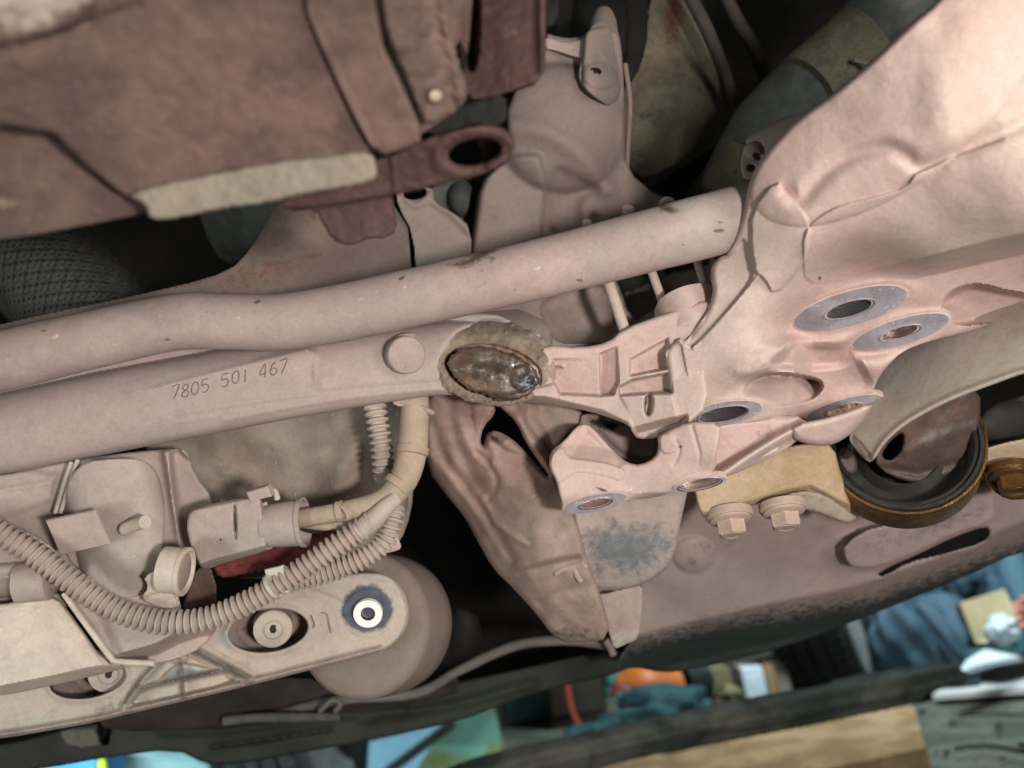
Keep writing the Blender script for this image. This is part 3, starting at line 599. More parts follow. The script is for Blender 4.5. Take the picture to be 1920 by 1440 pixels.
relief('greasy_joint', ell(926, 698, 88, 45, -13, 30), [(850, 694, .4115), (926, 664, .4135), (1000, 712, .4115)], M_grease, gb,
       [('dome', 922, 692, 96, 52, -13, 5.5), ('line', [(876, 690), (905, 698), (935, 700)], 12, 1.6), ('dome', 985, 710, 30, 26, -20, -3.5), ('noise', 1.1, 26, 5), ('noise', .45, 11, 2)], rough=.6, edge=4, step=1.6, thick=8, rim=(6, 2.5), blur=1,
       paint=[(ell(900, 674, 50, 13, -10), (.10, .085, .068), .6, 20), (ell(985, 715, 32, 26, 0), (.022, .015, .015), .8, 20), (ell(890, 722, 60, 18, -14), (.16, .095, .06), .8, 20), (ell(855, 700, 14, 14), (.10, .06, .04), .7, 10), (ell(940, 704, 26, 14), (.15, .11, .085), .45, 16)])
relief('grease_smear', [(905, 712), (960, 738), (1000, 724), (1006, 712), (1004, 728), (985, 747), (945, 755), (912, 742)], [(950, 730, .409)], M_grease, gb, [('dome', 950, 732, 40, 18, -20, 2)], rough=1.0, edge=2, step=2, thick=8, rim=(6, 2))
rs = np.random.RandomState(5); V = []; Fc = []
for k in range(110):
    t = rs.rand()*2*np.pi; e = 1+rs.rand()*.25
    e = .92+rs.rand()*.2; px, py = 924+98*e*math.cos(t), 684+60*e*math.sin(t)
    if py < 640 and rs.rand() < .5: continue
    c = P(px, py, on('joint_seat', px, py)); s = (.0002+rs.rand()**2*.0007)
    b0 = len(V)
    for q in ((1, 0, 0), (-1, 0, 0), (0, 1, 0), (0, -1, 0), (0, 0, 1), (0, 0, -1)): V.append(c+s*np.array(q)*(.6+rs.rand(3)))
    for q in ((0, 2, 4), (2, 1, 4), (1, 3, 4), (3, 0, 4), (2, 0, 5), (1, 2, 5), (3, 1, 5), (0, 3, 5)): Fc.append([b0+i for i in q])
build('dirt_crumbs', np.array(V), Fc, M_crust, gb, smooth=False, kind='stuff')

# main block of the casting
A = [(2140, -200), (1800, -60), (1760, 0), (1700, 50), (1640, 108), (1590, 152), (1540, 190), (1490, 226), (1450, 268), (1418, 310), (1402, 350), (1396, 392), (1380, 440), (1366, 476), (1346, 483), (1334, 498), (1332, 520), (1338, 548), (1322, 590), (1300, 620), (1284, 640), (1274, 630), (1250, 652), (1246, 670), (1252, 700), (1257, 740), (1270, 775), (1282, 806), (1330, 802), (1420, 790), (1500, 782), (1560, 790), (1630, 765), (1640, 720), (1660, 690), (1692, 658), (1740, 640), (1820, 622), (1865, 603), (1930, 560), (2140, 520)]
depA = [(1950, 0, .300), (1700, 120, .318), (1500, 250, .352), (1420, 400, .372), (1350, 520, .392), (1280, 680, .404), (1290, 790, .408), (1500, 450, .362), (1700, 400, .342), (1930, 400, .322), (1560, 520, .372), (1400, 680, .396), (1640, 600, .388), (1800, 560, .382), (1500, 740, .412), (1650, 700, .405), (1930, 540, .385)]
relief('main_block', A, depA, M_alu, web,
       [('dome', 1680, 190, 330, 150, 38, 8),
        ('line', [(1475, 360), (1500, 382), (1530, 340), (1580, 296), (1660, 272), (1700, 292), (1722, 316), (1790, 290), (1940, 222)], 16, -3.0),
        ('poly', [(1408, 395), (1455, 336), (1476, 366), (1500, 388), (1520, 420), (1513, 480), (1496, 508), (1452, 556), (1432, 520), (1416, 512), (1410, 470)], 3.6, 5),
        ('poly', [(1506, 490), (1506, 440), (1532, 408), (1578, 384), (1640, 370), (1700, 352), (1722, 318), (1940, 240), (1990, 430), (1900, 440), (1700, 492), (1640, 505), (1560, 532), (1510, 530)], 2.6, 5),
        ('away', [(1500, 560), (1570, 536), (1640, 504), (1760, 476), (2100, 400), (2100, 900), (1480, 900), (1490, 620)], .65, 36),
        ('poly', [(1330, 490), (1366, 476), (1400, 440), (1420, 515), (1360, 590), (1300, 655), (1284, 640), (1330, 585)], -3.5, 8),
        ('line', [(1300, 652), (1340, 610), (1420, 520)], 3, 2.0),
        ('away', [(1250, 810), (1300, 772), (1335, 752), (1385, 708), (1440, 690), (1492, 622), (1520, 640), (1600, 640), (1640, 720), (1600, 790), (1500, 800), (1250, 850)], .65, 16),
        ('ramp', chaikin([(1392, 745), (1402, 716), (1436, 699), (1500, 704), (1546, 716), (1534, 742), (1500, 758), (1430, 766), (1398, 762)], 2), -20, -.05, .62, 8),
        ('ramp', chaikin([(1440, 688), (1466, 660), (1496, 636), (1580, 628), (1602, 655), (1590, 684), (1540, 690), (1490, 688)], 2), -7, .02, -.05, 18),
        ('bowl', [(1764, 590), (1768, 556), (1800, 535), (1842, 530), (1900, 548), (2140, 575), (1930, 590), (1860, 606), (1790, 612)], -30, 14),
        ('poly', [(1246, 652), (1274, 630), (1288, 700), (1300, 770), (1282, 806), (1254, 740)], -2.4, 5),
        ('line', [(1385, 700), (1410, 696), (1430, 680)], 9, 2.2),
        ('noise', .8, 60, 2),
        ('tilt', 1592, 580, 105, 33, 17, 7.0, 70, 30), ('tilt', 1687, 624, 88, 25, 18, 5.4, 26, 30), ('tilt', 1356, 777, 73, 22, 11, 5.0, 50, 20), ('tilt', 1582, 767, 72, 18, 17, 4.2, 50, 20)],
       step=2.2, thick=30, rim=(12, 6), rough=.28, blur=0,
       holes=[ell(1592, 580, 105*.42, 33*.42, 17), ell(1687, 624, 88*.40, 25*.40, 18), ell(1356, 777, 73*.62, 22*.62, 11), ell(1582, 767, 72*.42, 18*.42, 17)],
       paint=[(ell(1537, 522, 3, 5), (.1, .07, .06), .95, 3), (ell(1283, 770, 4, 7, -30), (.08, .05, .04), .95, 3), (ell(1545, 665, 40, 26, 0), (.24, .15, .13), .34, 20), (ell(1730, 160, 5, 5), (.25, .19, .16), .7, 5)])
def seat(surf, cx, cy): return on(surf, cx, cy)-.0006
boss(web, 1592, 580, seat('main_block', 1592, 580), 105, 33, 17, .42, M_machn, M_bored)
boss(web, 1687, 624, seat('main_block', 1687, 624), 88, 25, 18, .40, M_machn, M_shiny)
boss(web, 1356, 777, seat('main_block', 1356, 777), 73, 22, 11, .62, M_machn, M_bored)
boss(web, 1582, 767, seat('main_block', 1582, 767), 72, 18, 17, .42, M_machn, M_copper)
# lug, pillar, strut and lower arm of the casting
relief('lug', [(1486, 796), (1560, 782), (1640, 752), (1625, 780), (1598, 812), (1568, 832), (1540, 837), (1510, 832), (1485, 822)], [(1490, 810, .414), (1630, 770, .41)], M_alu, web, step=2.5, thick=20, rim=(14, 6))
relief('recessed_web', [(1330, 800), (1420, 780), (1520, 780), (1500, 830), (1400, 880), (1330, 905), (1320, 860)], [(1400, 830, .428)], M_alu, web, [('line', [(1530, 786), (1470, 815), (1410, 852), (1350, 893), (1320, 908)], 13, 11), ('ramp', [(1340, 800), (1500, 780), (1420, 835), (1340, 880)], -2, 0, -.1, 10)], rough=.6, step=2, thick=6,
       paint=[(ell(1430, 812, 45, 22, 20), (.17, .09, .075), .42, 20), (ell(1365, 865, 30, 10, 20), (.17, .09, .075), .36, 16)])
relief('wedge', [(1405, 858), (1450, 830), (1462, 838), (1455, 850), (1400, 868), (1385, 866)], [(1430, 850, .424)], M_alu, web, step=2, thick=6, rim=(3, 1.5))
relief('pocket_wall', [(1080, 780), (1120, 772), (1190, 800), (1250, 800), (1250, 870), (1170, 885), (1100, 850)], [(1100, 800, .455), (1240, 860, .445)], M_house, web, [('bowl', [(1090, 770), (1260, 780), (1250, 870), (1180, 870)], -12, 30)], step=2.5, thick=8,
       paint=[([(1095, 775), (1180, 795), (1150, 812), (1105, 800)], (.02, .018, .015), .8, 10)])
Bo = [(1030, 858), (1036, 842), (1058, 826), (1080, 799), (1096, 794), (1110, 800), (1150, 846), (1176, 868), (1200, 872), (1228, 858), (1235, 840), (1232, 818), (1250, 808), (1290, 790), (1352, 792), (1350, 830), (1338, 872), (1330, 896), (1358, 892), (1340, 905), (1264, 922), (1240, 930), (1210, 936), (1180, 934), (1120, 962), (1062, 962), (1050, 932), (1042, 900), (1030, 878)]
relief('lower_arm', Bo, [(1040, 860, .418), (1100, 800, .428), (1060, 950, .412), (1200, 900, .416), (1300, 800, .404), (1330, 880, .404), (1210, 935, .42)], M_alu, web,
       [('away', [(1066, 862), (1052, 835), (1080, 780), (1110, 780), (1200, 860), (1160, 878), (1140, 870)], .22, 30),
        ('poly', [(1034, 900), (1030, 860), (1052, 834), (1064, 858), (1100, 862), (1142, 869), (1174, 882), (1164, 902), (1150, 898), (1108, 886), (1074, 886), (1052, 906)], 1.6, 2.5),
        ('line', [(1040, 898), (1052, 903), (1072, 885), (1108, 884), (1150, 897)], 2.2, -.5),
        ('line', [(1245, 812), (1262, 818), (1276, 840), (1270, 860), (1262, 872)], 3, -1.0), ('line', [(1298, 800), (1312, 850), (1308, 900)], 3, -1.2),
        ('poly', [(1234, 815), (1262, 812), (1272, 836), (1262, 850), (1240, 850)], 1.4, 3),
        ('away', [(1140, 925), (1120, 915), (1180, 925), (1240, 922), (1300, 900), (1370, 880), (1370, 960), (1140, 960)], .5, 14),
        ('bowl', [(1105, 930), (1122, 916), (1150, 922), (1190, 934), (1170, 945)], -3, 8), ('tilt', 1312, 908, 50, 12, 11, 2.6, 30, 12), ('tilt', 1116, 944, 62, 16, 11, 3.4, 34, 12)],
       step=2, thick=18, rim=(8, 3.5), rough=.35, smooth=1, holes=[ell(1312, 908, 50*.78, 12*.78, 11), ell(1116, 944, 62*.48, 16*.48, 11)],
       paint=[(ell(1128, 918, 12, 3, -20), (.10, .055, .03), .8, 4), (ell(1276, 838, 4, 4), (.12, .08, .06), .8, 3), (ell(1090, 884, 40, 1.6, 0), (.10, .07, .06), .55, 3)])
boss(web, 1312, 908, seat('lower_arm', 1312, 905), 50, 12, 11, .78, M_machn, M_shiny, steps=False, depth=4)
boss(web, 1116, 944, seat('lower_arm', 1116, 944), 62, 16, 11, .48, M_machn, M_shiny, steps=False, depth=6)

# ---- rubber boot / gaiter below the joint
bt = thing('folded_rubber_boot', 'folded dusty pink rubber boot hanging below the greasy joint', 'rubber boot', (950, 950, .50))
bo = [(800, 735), (850, 725), (930, 722), (1085, 750), (1095, 790), (1060, 815), (1042, 850), (1045, 900), (1080, 955), (1100, 1050), (1125, 1110), (1150, 1198), (1075, 1206), (1042, 1200), (1005, 1150), (960, 1100), (925, 1068), (890, 1005), (868, 965), (838, 930), (800, 880), (795, 800)]
relief('boot_wall', bo, [(810, 760, .480), (930, 760, .470), (860, 900, .492), (1040, 900, .470), (1000, 1020, .478), (1080, 1190, .50), (920, 1050, .50)], M_boot, bt,
       [('tube', [(880, 740), (870, 800), (900, 860), (960, 940), (1040, 1040), (1100, 1180)], 110, 20),
        ('dome', 920, 775, 36, 70, 10, 3), ('line', [(808, 790), (830, 860), (880, 920), (930, 990), (960, 1050)], 9, -2), ('line', [(800, 850), (850, 905), (890, 960), (940, 1040)], 8, 1.6),
        ('line', [(842, 760), (850, 820), (878, 880), (905, 920)], 11, -2.2), ('line', [(862, 790), (880, 850), (920, 880), (930, 850), (905, 820)], 8, 1.6),
        ('line', [(895, 850), (925, 880), (935, 915), (910, 940)], 6, -2), ('line', [(905, 935), (930, 985), (985, 1020)], 6, 2),
        ('line', [(975, 1075), (1030, 1060), (1085, 1048)], 6, -3), ('line', [(970, 1060), (1030, 1046), (1090, 1036)], 9, 2.5), ('line', [(1010, 1130), (1060, 1110), (1110, 1100)], 10, -2.5),
        ('line', [(970, 770), (1000, 830), (1030, 880)], 12, 4), ('dome', 950, 822, 45, 18, -35, 4), ('noise', 2.2, 60, 1), ('noise', 1.6, 28, 6)],
       holes=[[(926, 752), (936, 762), (968, 790), (985, 830), (1004, 856), (1030, 892), (1020, 888), (988, 850), (960, 822), (930, 806), (912, 812), (906, 838), (900, 828), (906, 800), (930, 775)]],
       step=2.5, thick=6, rim=(12, 6), rough=1.2, blur=2,
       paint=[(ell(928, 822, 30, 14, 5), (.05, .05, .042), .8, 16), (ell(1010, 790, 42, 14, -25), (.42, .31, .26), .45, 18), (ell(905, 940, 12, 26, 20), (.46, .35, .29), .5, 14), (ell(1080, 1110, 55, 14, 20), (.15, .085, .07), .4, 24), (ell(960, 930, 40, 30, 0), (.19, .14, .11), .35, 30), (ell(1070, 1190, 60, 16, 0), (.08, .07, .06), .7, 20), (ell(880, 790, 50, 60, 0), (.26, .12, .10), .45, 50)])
sweep('boot_clip', [(1042, 1076, .462), (1060, 1066, .460), (1090, 1060, .458), (1100, 1062, .458)], 1.5, M_brk, bt, seg=10)
sweep('boot_clip', [(1078, 1064, .459), (1082, 1080, .459), (1090, 1090, .459)], 1.6, M_brk, bt, seg=10)

# ---- worn bracket with tongue
wb = thing('worn_bracket', 'worn pink and blue-grey steel bracket with a downward tongue, below the casting', 'bracket', (1180, 1020, .46))
relief('bracket_face', [(1070, 940), (1180, 900), (1295, 895), (1284, 945), (1272, 1000), (1268, 1030), (1250, 1068), (1210, 1095), (1170, 1106), (1112, 1110), (1098, 1075), (1084, 1020), (1074, 970)], [(1080, 960, .452), (1280, 940, .446), (1170, 1100, .470)], M_brk, wb,
       [('line', [(1082, 975), (1092, 1030), (1112, 1095)], 8, 1.6), ('noise', .8, 50), ('dome', 1170, 1000, 110, 110, 0, 4)], step=2.5, thick=6, rim=(10, 4), rough=.4,
       paint=[([(1090, 985), (1150, 975), (1255, 985), (1265, 1020), (1235, 1070), (1190, 1085), (1115, 1085), (1095, 1040)], (.165, .17, .175), .85, 50)])
relief('tongue', [(1108, 1100), (1160, 1104), (1206, 1090), (1204, 1150), (1198, 1198), (1170, 1210), (1152, 1218), (1144, 1196), (1128, 1150)], [(1120, 1110, .474), (1200, 1100, .474), (1165, 1210, .488)], M_brk, wb, [('line', [(1140, 1200), (1198, 1192)], 8, 1.5)], step=2.5, thick=3.5, rim=(4, 1.5),
       paint=[([(1108, 1108), (1168, 1103), (1164, 1108), (1116, 1118)], (.045, .02, .018), .95, 4), ([(1140, 1196), (1200, 1190), (1200, 1215), (1140, 1222)], (.44, .40, .34), .8, 8)])

# ---- under tray behind
tr = thing('under_tray', 'wide dusty pinkish-grey under-tray sweeping down behind the golden bracket', 'under-tray', (1500, 1050, .56))
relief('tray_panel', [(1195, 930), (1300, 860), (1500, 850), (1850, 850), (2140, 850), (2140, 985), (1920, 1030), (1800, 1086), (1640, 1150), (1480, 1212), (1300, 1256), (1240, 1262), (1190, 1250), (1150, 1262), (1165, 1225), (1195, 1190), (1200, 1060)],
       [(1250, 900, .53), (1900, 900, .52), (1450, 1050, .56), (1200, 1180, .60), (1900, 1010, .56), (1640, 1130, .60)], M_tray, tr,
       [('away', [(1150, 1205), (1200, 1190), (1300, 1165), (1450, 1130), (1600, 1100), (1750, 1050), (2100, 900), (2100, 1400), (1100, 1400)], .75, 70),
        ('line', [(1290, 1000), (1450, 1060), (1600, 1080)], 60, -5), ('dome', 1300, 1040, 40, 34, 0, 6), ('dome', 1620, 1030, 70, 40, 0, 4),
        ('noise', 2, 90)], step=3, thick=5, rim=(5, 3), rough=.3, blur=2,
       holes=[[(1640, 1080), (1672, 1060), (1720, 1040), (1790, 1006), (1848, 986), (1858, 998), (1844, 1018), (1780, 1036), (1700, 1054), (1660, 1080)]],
       paint=[([(1140, 1215), (1200, 1200), (1320, 1168), (1480, 1142), (1640, 1115), (1760, 1072), (2100, 950), (2100, 1400), (1100, 1400)], (.040, .052, .050), 1.0, 50), (ell(1345, 1025, 60, 30, 10), (.12, .10, .115), .5, 30), (ell(1300, 1050, 30, 26), (.13, .11, .125), .5, 24)])  # dark teal polygon paints the shade on the downturned lower edge
relief('tray_patch', [(1582, 1020), (1640, 985), (1740, 980), (1800, 940), (1832, 905), (1862, 915), (1866, 955), (1858, 982), (1790, 1000), (1720, 1036), (1650, 1064), (1600, 1066), (1584, 1048)], [(1600, 1040, .545), (1850, 940, .525), (1700, 1040, .55)], M_tray, tr, step=3, thick=4, rim=(6, 2), rough=.4,
       paint=[([(1580, 1010), (1800, 930), (1870, 900), (1870, 990), (1600, 1070)], (.175, .165, .185), .5, 40)])

# ---- golden bushing bracket
gd = thing('bushing_bracket', 'golden passivated bracket holding a big black rubber bushing, right of the casting', 'bushing bracket', (1560, 900, .46))
relief('bracket_arm', [(1300, 905), (1350, 888), (1400, 862), (1450, 842), (1520, 830), (1562, 832), (1580, 900), (1600, 960), (1580, 968), (1540, 935), (1500, 918), (1440, 938), (1380, 958), (1322, 975), (1308, 950)], [(1310, 940, .447), (1560, 860, .447), (1590, 950, .455)], M_gold, gd,
       [('away', [(1290, 962), (1330, 958), (1400, 940), (1470, 918), (1520, 908), (1620, 960), (1600, 1000), (1290, 1000)], .5, 10)], step=2.5, thick=22, rim=(6, 2.5), rough=.35)
relief('painted_flank', [(1440, 938), (1500, 918), (1545, 925), (1590, 958), (1606, 968), (1606, 975), (1590, 984), (1560, 972), (1520, 958), (1470, 948)], [(1470, 940, .452), (1590, 970, .458)], M_alu, gd, step=2.5, thick=14, rim=(7, 3), paint=[(ell(1500, 900, 400, 400), (.34, .26, .215), 1, 5)])
bx = axis(-20, .93, 1); bo_ = P(1692, 826, .452); K = .452/F*1000
bx2 = axis(-8, .93, 1, (1692, 826))
lathe('ring_band', bo_, bx2, [(142*K, -.5), (143.5*K, -3), (143.5*K, -26), (130*K, -26), (134*K, -3), (136*K, -.5), (139*K, 0), (142*K, -.5)], M_goldo, gd, seg=96, sharp=40, jit=.01)
rb = lathe('bushing_sleeve', bo_, bx2, [(135*K, -8), (135*K, .6), (133*K, 1.2), (129*K, 1), (127*K, -1), (124*K, -1.2), (121*K, 0), (117*K, -1.5), (112*K, -7), (108*K, -24)], M_rubber, gd, seg=96)
lathe('bushing_core', bo_, bx2, [(112*K, -15), (86*K, -17), (70*K, -12), (60*K, -30), (0, -30)], M_rubber, gd, seg=64)
relief('bushing_tab', [(1570, 842), (1596, 836), (1612, 880), (1592, 892), (1576, 872)], [(1590, 860, .462)], M_hub, rb, step=2.5, thick=5)
relief('bushing_chip', [(1660, 922), (1668, 914), (1684, 914), (1696, 927), (1676, 928)], [(1680, 920, .4605)], M_brk, rb, step=2, thick=2)
relief('hub_side', [(1634, 862), (1660, 820), (1700, 780), (1770, 740), (1838, 715), (1838, 838), (1822, 872), (1776, 898), (1722, 908), (1668, 894)], [(1650, 860, .448), (1830, 760, .440), (1800, 880, .452), (1720, 830, .442)], M_hub, gd,
       [('noise', 1.6, 40), ('line', [(1660, 878), (1720, 888), (1800, 866)], 8, -2), ('line', [(1700, 850), (1760, 820), (1830, 800)], 12, 1.5)], step=2, thick=12, rim=(7, 3), rough=.9, holes=[[(1652, 852), (1670, 826), (1694, 808), (1692, 840), (1674, 862), (1660, 862)]])
relief('black_rest', [(1832, 780), (1880, 745), (2140, 700), (2140, 815), (1880, 830), (1836, 835)], [(1900, 780, .47)], M_deep, None, [('dome', 1880, 790, 60, 40, 10, 8)], step=4, thick=10, rough=.8, label='black rubber pad at the right edge above the golden bolt', category='rubber pad')
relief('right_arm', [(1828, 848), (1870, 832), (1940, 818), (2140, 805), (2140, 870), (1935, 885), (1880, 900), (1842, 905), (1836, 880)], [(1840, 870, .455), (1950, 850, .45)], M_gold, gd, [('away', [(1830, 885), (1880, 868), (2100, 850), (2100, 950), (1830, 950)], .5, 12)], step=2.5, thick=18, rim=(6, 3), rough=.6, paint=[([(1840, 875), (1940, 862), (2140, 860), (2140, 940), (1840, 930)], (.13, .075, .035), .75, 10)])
def bolt(cx, cy, d, label, mat, parent, k=1.0, tilt=(9, .30)):
    t = thing('flange_bolt', label, 'bolt', (cx, cy, d), group='flange bolts of the golden bracket')
    a = axis(tilt[0], tilt[1], -1, (cx, cy)); o = P(cx, cy, d)
    lathe('washer', o, a, [(12.2*k, -3), (12.4*k, 0), (11.6*k, 1.2), (0, 1.4)], mat, t, seg=40)
    lathe('flange', o+a*.0012, a, [(10.8*k, -.5), (10.8*k, 1.2), (8.2*k, 2.4), (0, 2.6)], mat, t, seg=40)
    prism('hex_head', o+a*.003, a, 6, 8.0*k, 7.5*k, mat, t, rot=12, cham=.9)
    lathe('head_dimple', o+a*(.003+.0075*k), a, [(5.2*k, -.2), (5.0*k, .25), (4.4*k, .25), (3.6*k, -.4), (0, -.5)], mat, t, seg=28)
bolt(1368, 968, .452, 'left bolt of the dusty pair under the golden bracket arm', M_tan, gd)
bolt(1468, 954, .450, 'right bolt of the dusty pair, next to the curve of the golden bracket', M_tan, gd)
bolt(1896, 884, .450, 'oily golden bolt at the right edge of the frame, beside the bushing', M_goldo, gd)
relief('oil_stained_nut_seat', [(1842, 880), (1880, 872), (1940, 862), (1980, 880), (1960, 925), (1905, 940), (1872, 930), (1850, 905)], [(1900, 900, .462)], M_goldo, gd, step=3, thick=8, rim=(6, 3), rough=1)

# ---- curved pale arm
relief('curved_arm', [(1590, 822), (1594, 795), (1616, 745), (1636, 690), (1680, 630), (1760, 600), (1840, 580), (1930, 530), (2140, 470), (2140, 660), (1925, 698), (1860, 722), (1795, 746), (1740, 772), (1690, 802), (1658, 832), (1640, 862), (1628, 868), (1608, 848)],
       [(1600, 820, .446), (1640, 690, .472), (1760, 605, .462), (1930, 560, .450), (1930, 620, .424), (1925, 690, .412), (1700, 780, .434)], M_arm, None,
       [('dome', 1760, 720, 260, 110, 28, 7), ('line', [(2140, 652), (1925, 690), (1860, 714), (1795, 738), (1740, 764), (1690, 794), (1655, 826), (1638, 856)], 5, 1.6), ('poly', [(1590, 822), (1602, 815), (1640, 862), (1622, 872)], -2, 4)], step=2.5, thick=9, rim=(5, 2), rough=.4, seed=4,
       paint=[([(1592, 824), (1604, 818), (1630, 860), (1620, 868)], (.18, .13, .11), .7, 5)],
       label='smooth pale curved arm sweeping from behind the casting into the black bushing', category='arm')

# ================================================================== LOWER LEFT
relief('heat_shield', [(255, 830), (330, 800), (640, 760), (755, 745), (775, 800), (776, 900), (772, 960), (750, 1020), (700, 1052), (640, 1062), (560, 1085), (400, 1085), (380, 1000), (330, 900)],
       [(300, 850, .475), (740, 780, .465), (740, 1000, .47), (450, 1060, .48)], M_shield, None, [('noise', 4, 110), ('noise', 3, 45, 3), ('line', [(600, 960), (660, 840), (700, 790)], 24, 3), ('line', [(640, 800), (520, 850), (420, 900)], 30, -3), ('line', [(740, 1010), (765, 960), (770, 880)], 5, 1.5)],
       step=3, thick=3, rim=(4, 1.2), rough=.5, paint=[(ell(640, 840, 26, 70, -40), (.42, .40, .37), .45, 40), (ell(470, 850, 80, 20, 10), (.13, .115, .10), .5, 40)],
       label='thin crumpled grey metal shield behind the connector and wiring', category='heat shield')
relief('pointed_tab', [(700, 1030), (745, 1000), (748, 1012), (754, 1028), (735, 1036), (700, 1040)], [(730, 1020, .455)], M_alu, None, step=2, thick=3, rim=(2, 1), label='small pink pointed tab sticking out beside the wiring bend', category='tab')

mo = thing('actuator_unit', 'dusty pale plastic actuator housing with a domed cover and round port, lower left', 'actuator', (180, 1080, .42))
relief('back_shell', [(-220, 912), (0, 892), (100, 868), (180, 856), (260, 846), (340, 840), (352, 848), (366, 890), (400, 935), (402, 1000), (370, 1060), (345, 1100), (180, 1140), (-220, 1150)], [(0, 900, .435), (340, 850, .44), (390, 960, .45), (200, 1100, .43)], M_plast, mo,
       [('line', [(312, 852), (320, 890), (330, 960), (348, 1040)], 9, 5), ('poly', [(318, 850), (340, 840), (410, 930), (400, 1060), (350, 1080), (330, 960)], -6, 12), ('line', [(145, 862), (128, 910), (112, 960)], 4, 2.2), ('line', [(134, 866), (118, 912), (104, 962)], 3, 1.8), ('poly', [(-220, 900), (110, 868), (90, 960), (-220, 1000)], 3, 20), ('line', [(0, 920), (90, 905)], 6, 1)],
       step=2.5, thick=16, rim=(7, 3), rough=.2)
relief('domed_cover', [(138, 868), (230, 858), (270, 862), (296, 885), (308, 930), (310, 985), (300, 1050), (280, 1100), (250, 1124), (215, 1120), (180, 1090), (120, 1050), (115, 960)], [(200, 900, .428), (230, 1080, .43)], M_plast, mo,
       [('tube', [(200, 860), (216, 950), (238, 1040), (246, 1075)], 92, 15)], step=2.5, thick=8, rim=(3, 1), rough=.2, smooth=2)
slab('flag_plate', [(84, 977, .402), (176, 957, .400), (206, 1021, .404), (112, 1042, .407)], 2.2, M_plast, mo)
sweep('locating_peg', [(234, 992, .412), (250, 985, .407), (272, 979, .400)], 3.1, M_plasl, mo, seg=24)
pt = lathe('round_port', P(350, 1072, .402), dirv(350, 1072, .92, -.10, .33), [(10.8, -11), (10.8, -2.2), (11.4, -2), (11.4, -.3), (11.0, 0), (9.8, 0), (9.6, -1.6), (8.6, -2)], M_plasl, mo, seg=56)
lathe('port_plug', P(350, 1072, .402), dirv(350, 1072, .92, -.10, .33), [(9.2, -3), (9.2, -1.6), (8.6, -1.2), (0, -1.1)], M_bar, mo, seg=48)
relief('clip_tape', [(268, 1082), (300, 1064), (318, 1078), (312, 1095), (330, 1118), (334, 1142), (300, 1140), (262, 1126), (280, 1100)], [(300, 1090, .402), (320, 1140, .408)], M_plasl, mo, [('line', [(266, 1122), (318, 1108)], 3, -1.5), ('dome', 290, 1080, 20, 14, 20, 2)], step=2, thick=5, rim=(3, 1), rough=1.2, edge=1.5)
relief('side_shell', [(-220, 985), (0, 975), (80, 1010), (125, 1050), (130, 1110), (60, 1125), (-220, 1160)], [(0, 1050, .415), (110, 1090, .42)], M_plast, mo,
       [('tube', [(-220, 1112), (60, 1085), (95, 1078)], 34, 11), ('line', [(-60, 1095), (50, 1075)], 5, 2)], step=2.5, thick=14, rim=(6, 3), rough=.3)
lathe('side_plug', P(92, 1088, .412), dirv(92, 1088, .92, .1, .3), [(9.5, -14), (9.5, 0), (7.5, 1.5), (5, 1.6), (4, .6), (0, .5)], M_plast, mo, seg=36)
relief('flat_box', [(345, 1125), (372, 1055), (405, 1072), (408, 1170), (398, 1180), (330, 1195)], [(370, 1100, .436)], M_hub, mo, step=3, thick=8, rim=(3, 1))
relief('right_case', [(112, 1098), (200, 1066), (330, 1096), (348, 1176), (400, 1166), (412, 1172), (380, 1215), (330, 1238), (285, 1246), (212, 1244), (160, 1175), (118, 1120)], [(140, 1110, .418), (220, 1230, .412), (400, 1170, .424), (300, 1200, .414)], M_plast, mo,
       [('away', [(200, 1236), (216, 1227), (290, 1206), (325, 1188), (372, 1172), (400, 1168), (430, 1180), (400, 1300), (200, 1300)], .8, 22), ('line', [(116, 1112), (160, 1170), (206, 1236), (290, 1244)], 5, 2.4)], step=2.5, thick=14, rim=(4, 2), rough=.15)
relief('left_case', [(-220, 1152), (0, 1134), (55, 1122), (105, 1116), (140, 1160), (200, 1248), (245, 1250), (190, 1264), (100, 1285), (0, 1306), (-220, 1325)], [(-50, 1140, .405), (110, 1120, .412), (180, 1250, .406), (0, 1300, .402)], M_plasl, mo,
       [('away', [(-220, 1305), (0, 1286), (100, 1266), (170, 1250), (300, 1236), (300, 1400), (-220, 1400)], .9, 22), ('line', [(108, 1118), (150, 1176), (196, 1246)], 3, -1.5), ('line', [(-220, 1165), (60, 1133), (85, 1160), (140, 1250)], 6, .7)], step=2.5, thick=16, rim=(4, 2), rough=.15)

for nm, pts_, m_ in (('seam_bead', [(120, 1112), (160, 1168), (206, 1230), (222, 1240), (290, 1244)], M_plasl), ('seam_bead', [(146, 862), (130, 908), (113, 962)], M_plast), ('seam_bead', [(134, 866), (119, 910), (103, 962)], M_plast)):
    sweep(nm, [(x, y, (.4085 if pts_[0][1] > 1000 else .4245)) for x, y in pts_], 1.5 if pts_[0][1] > 1000 else 1.1, m_, mo, seg=12)
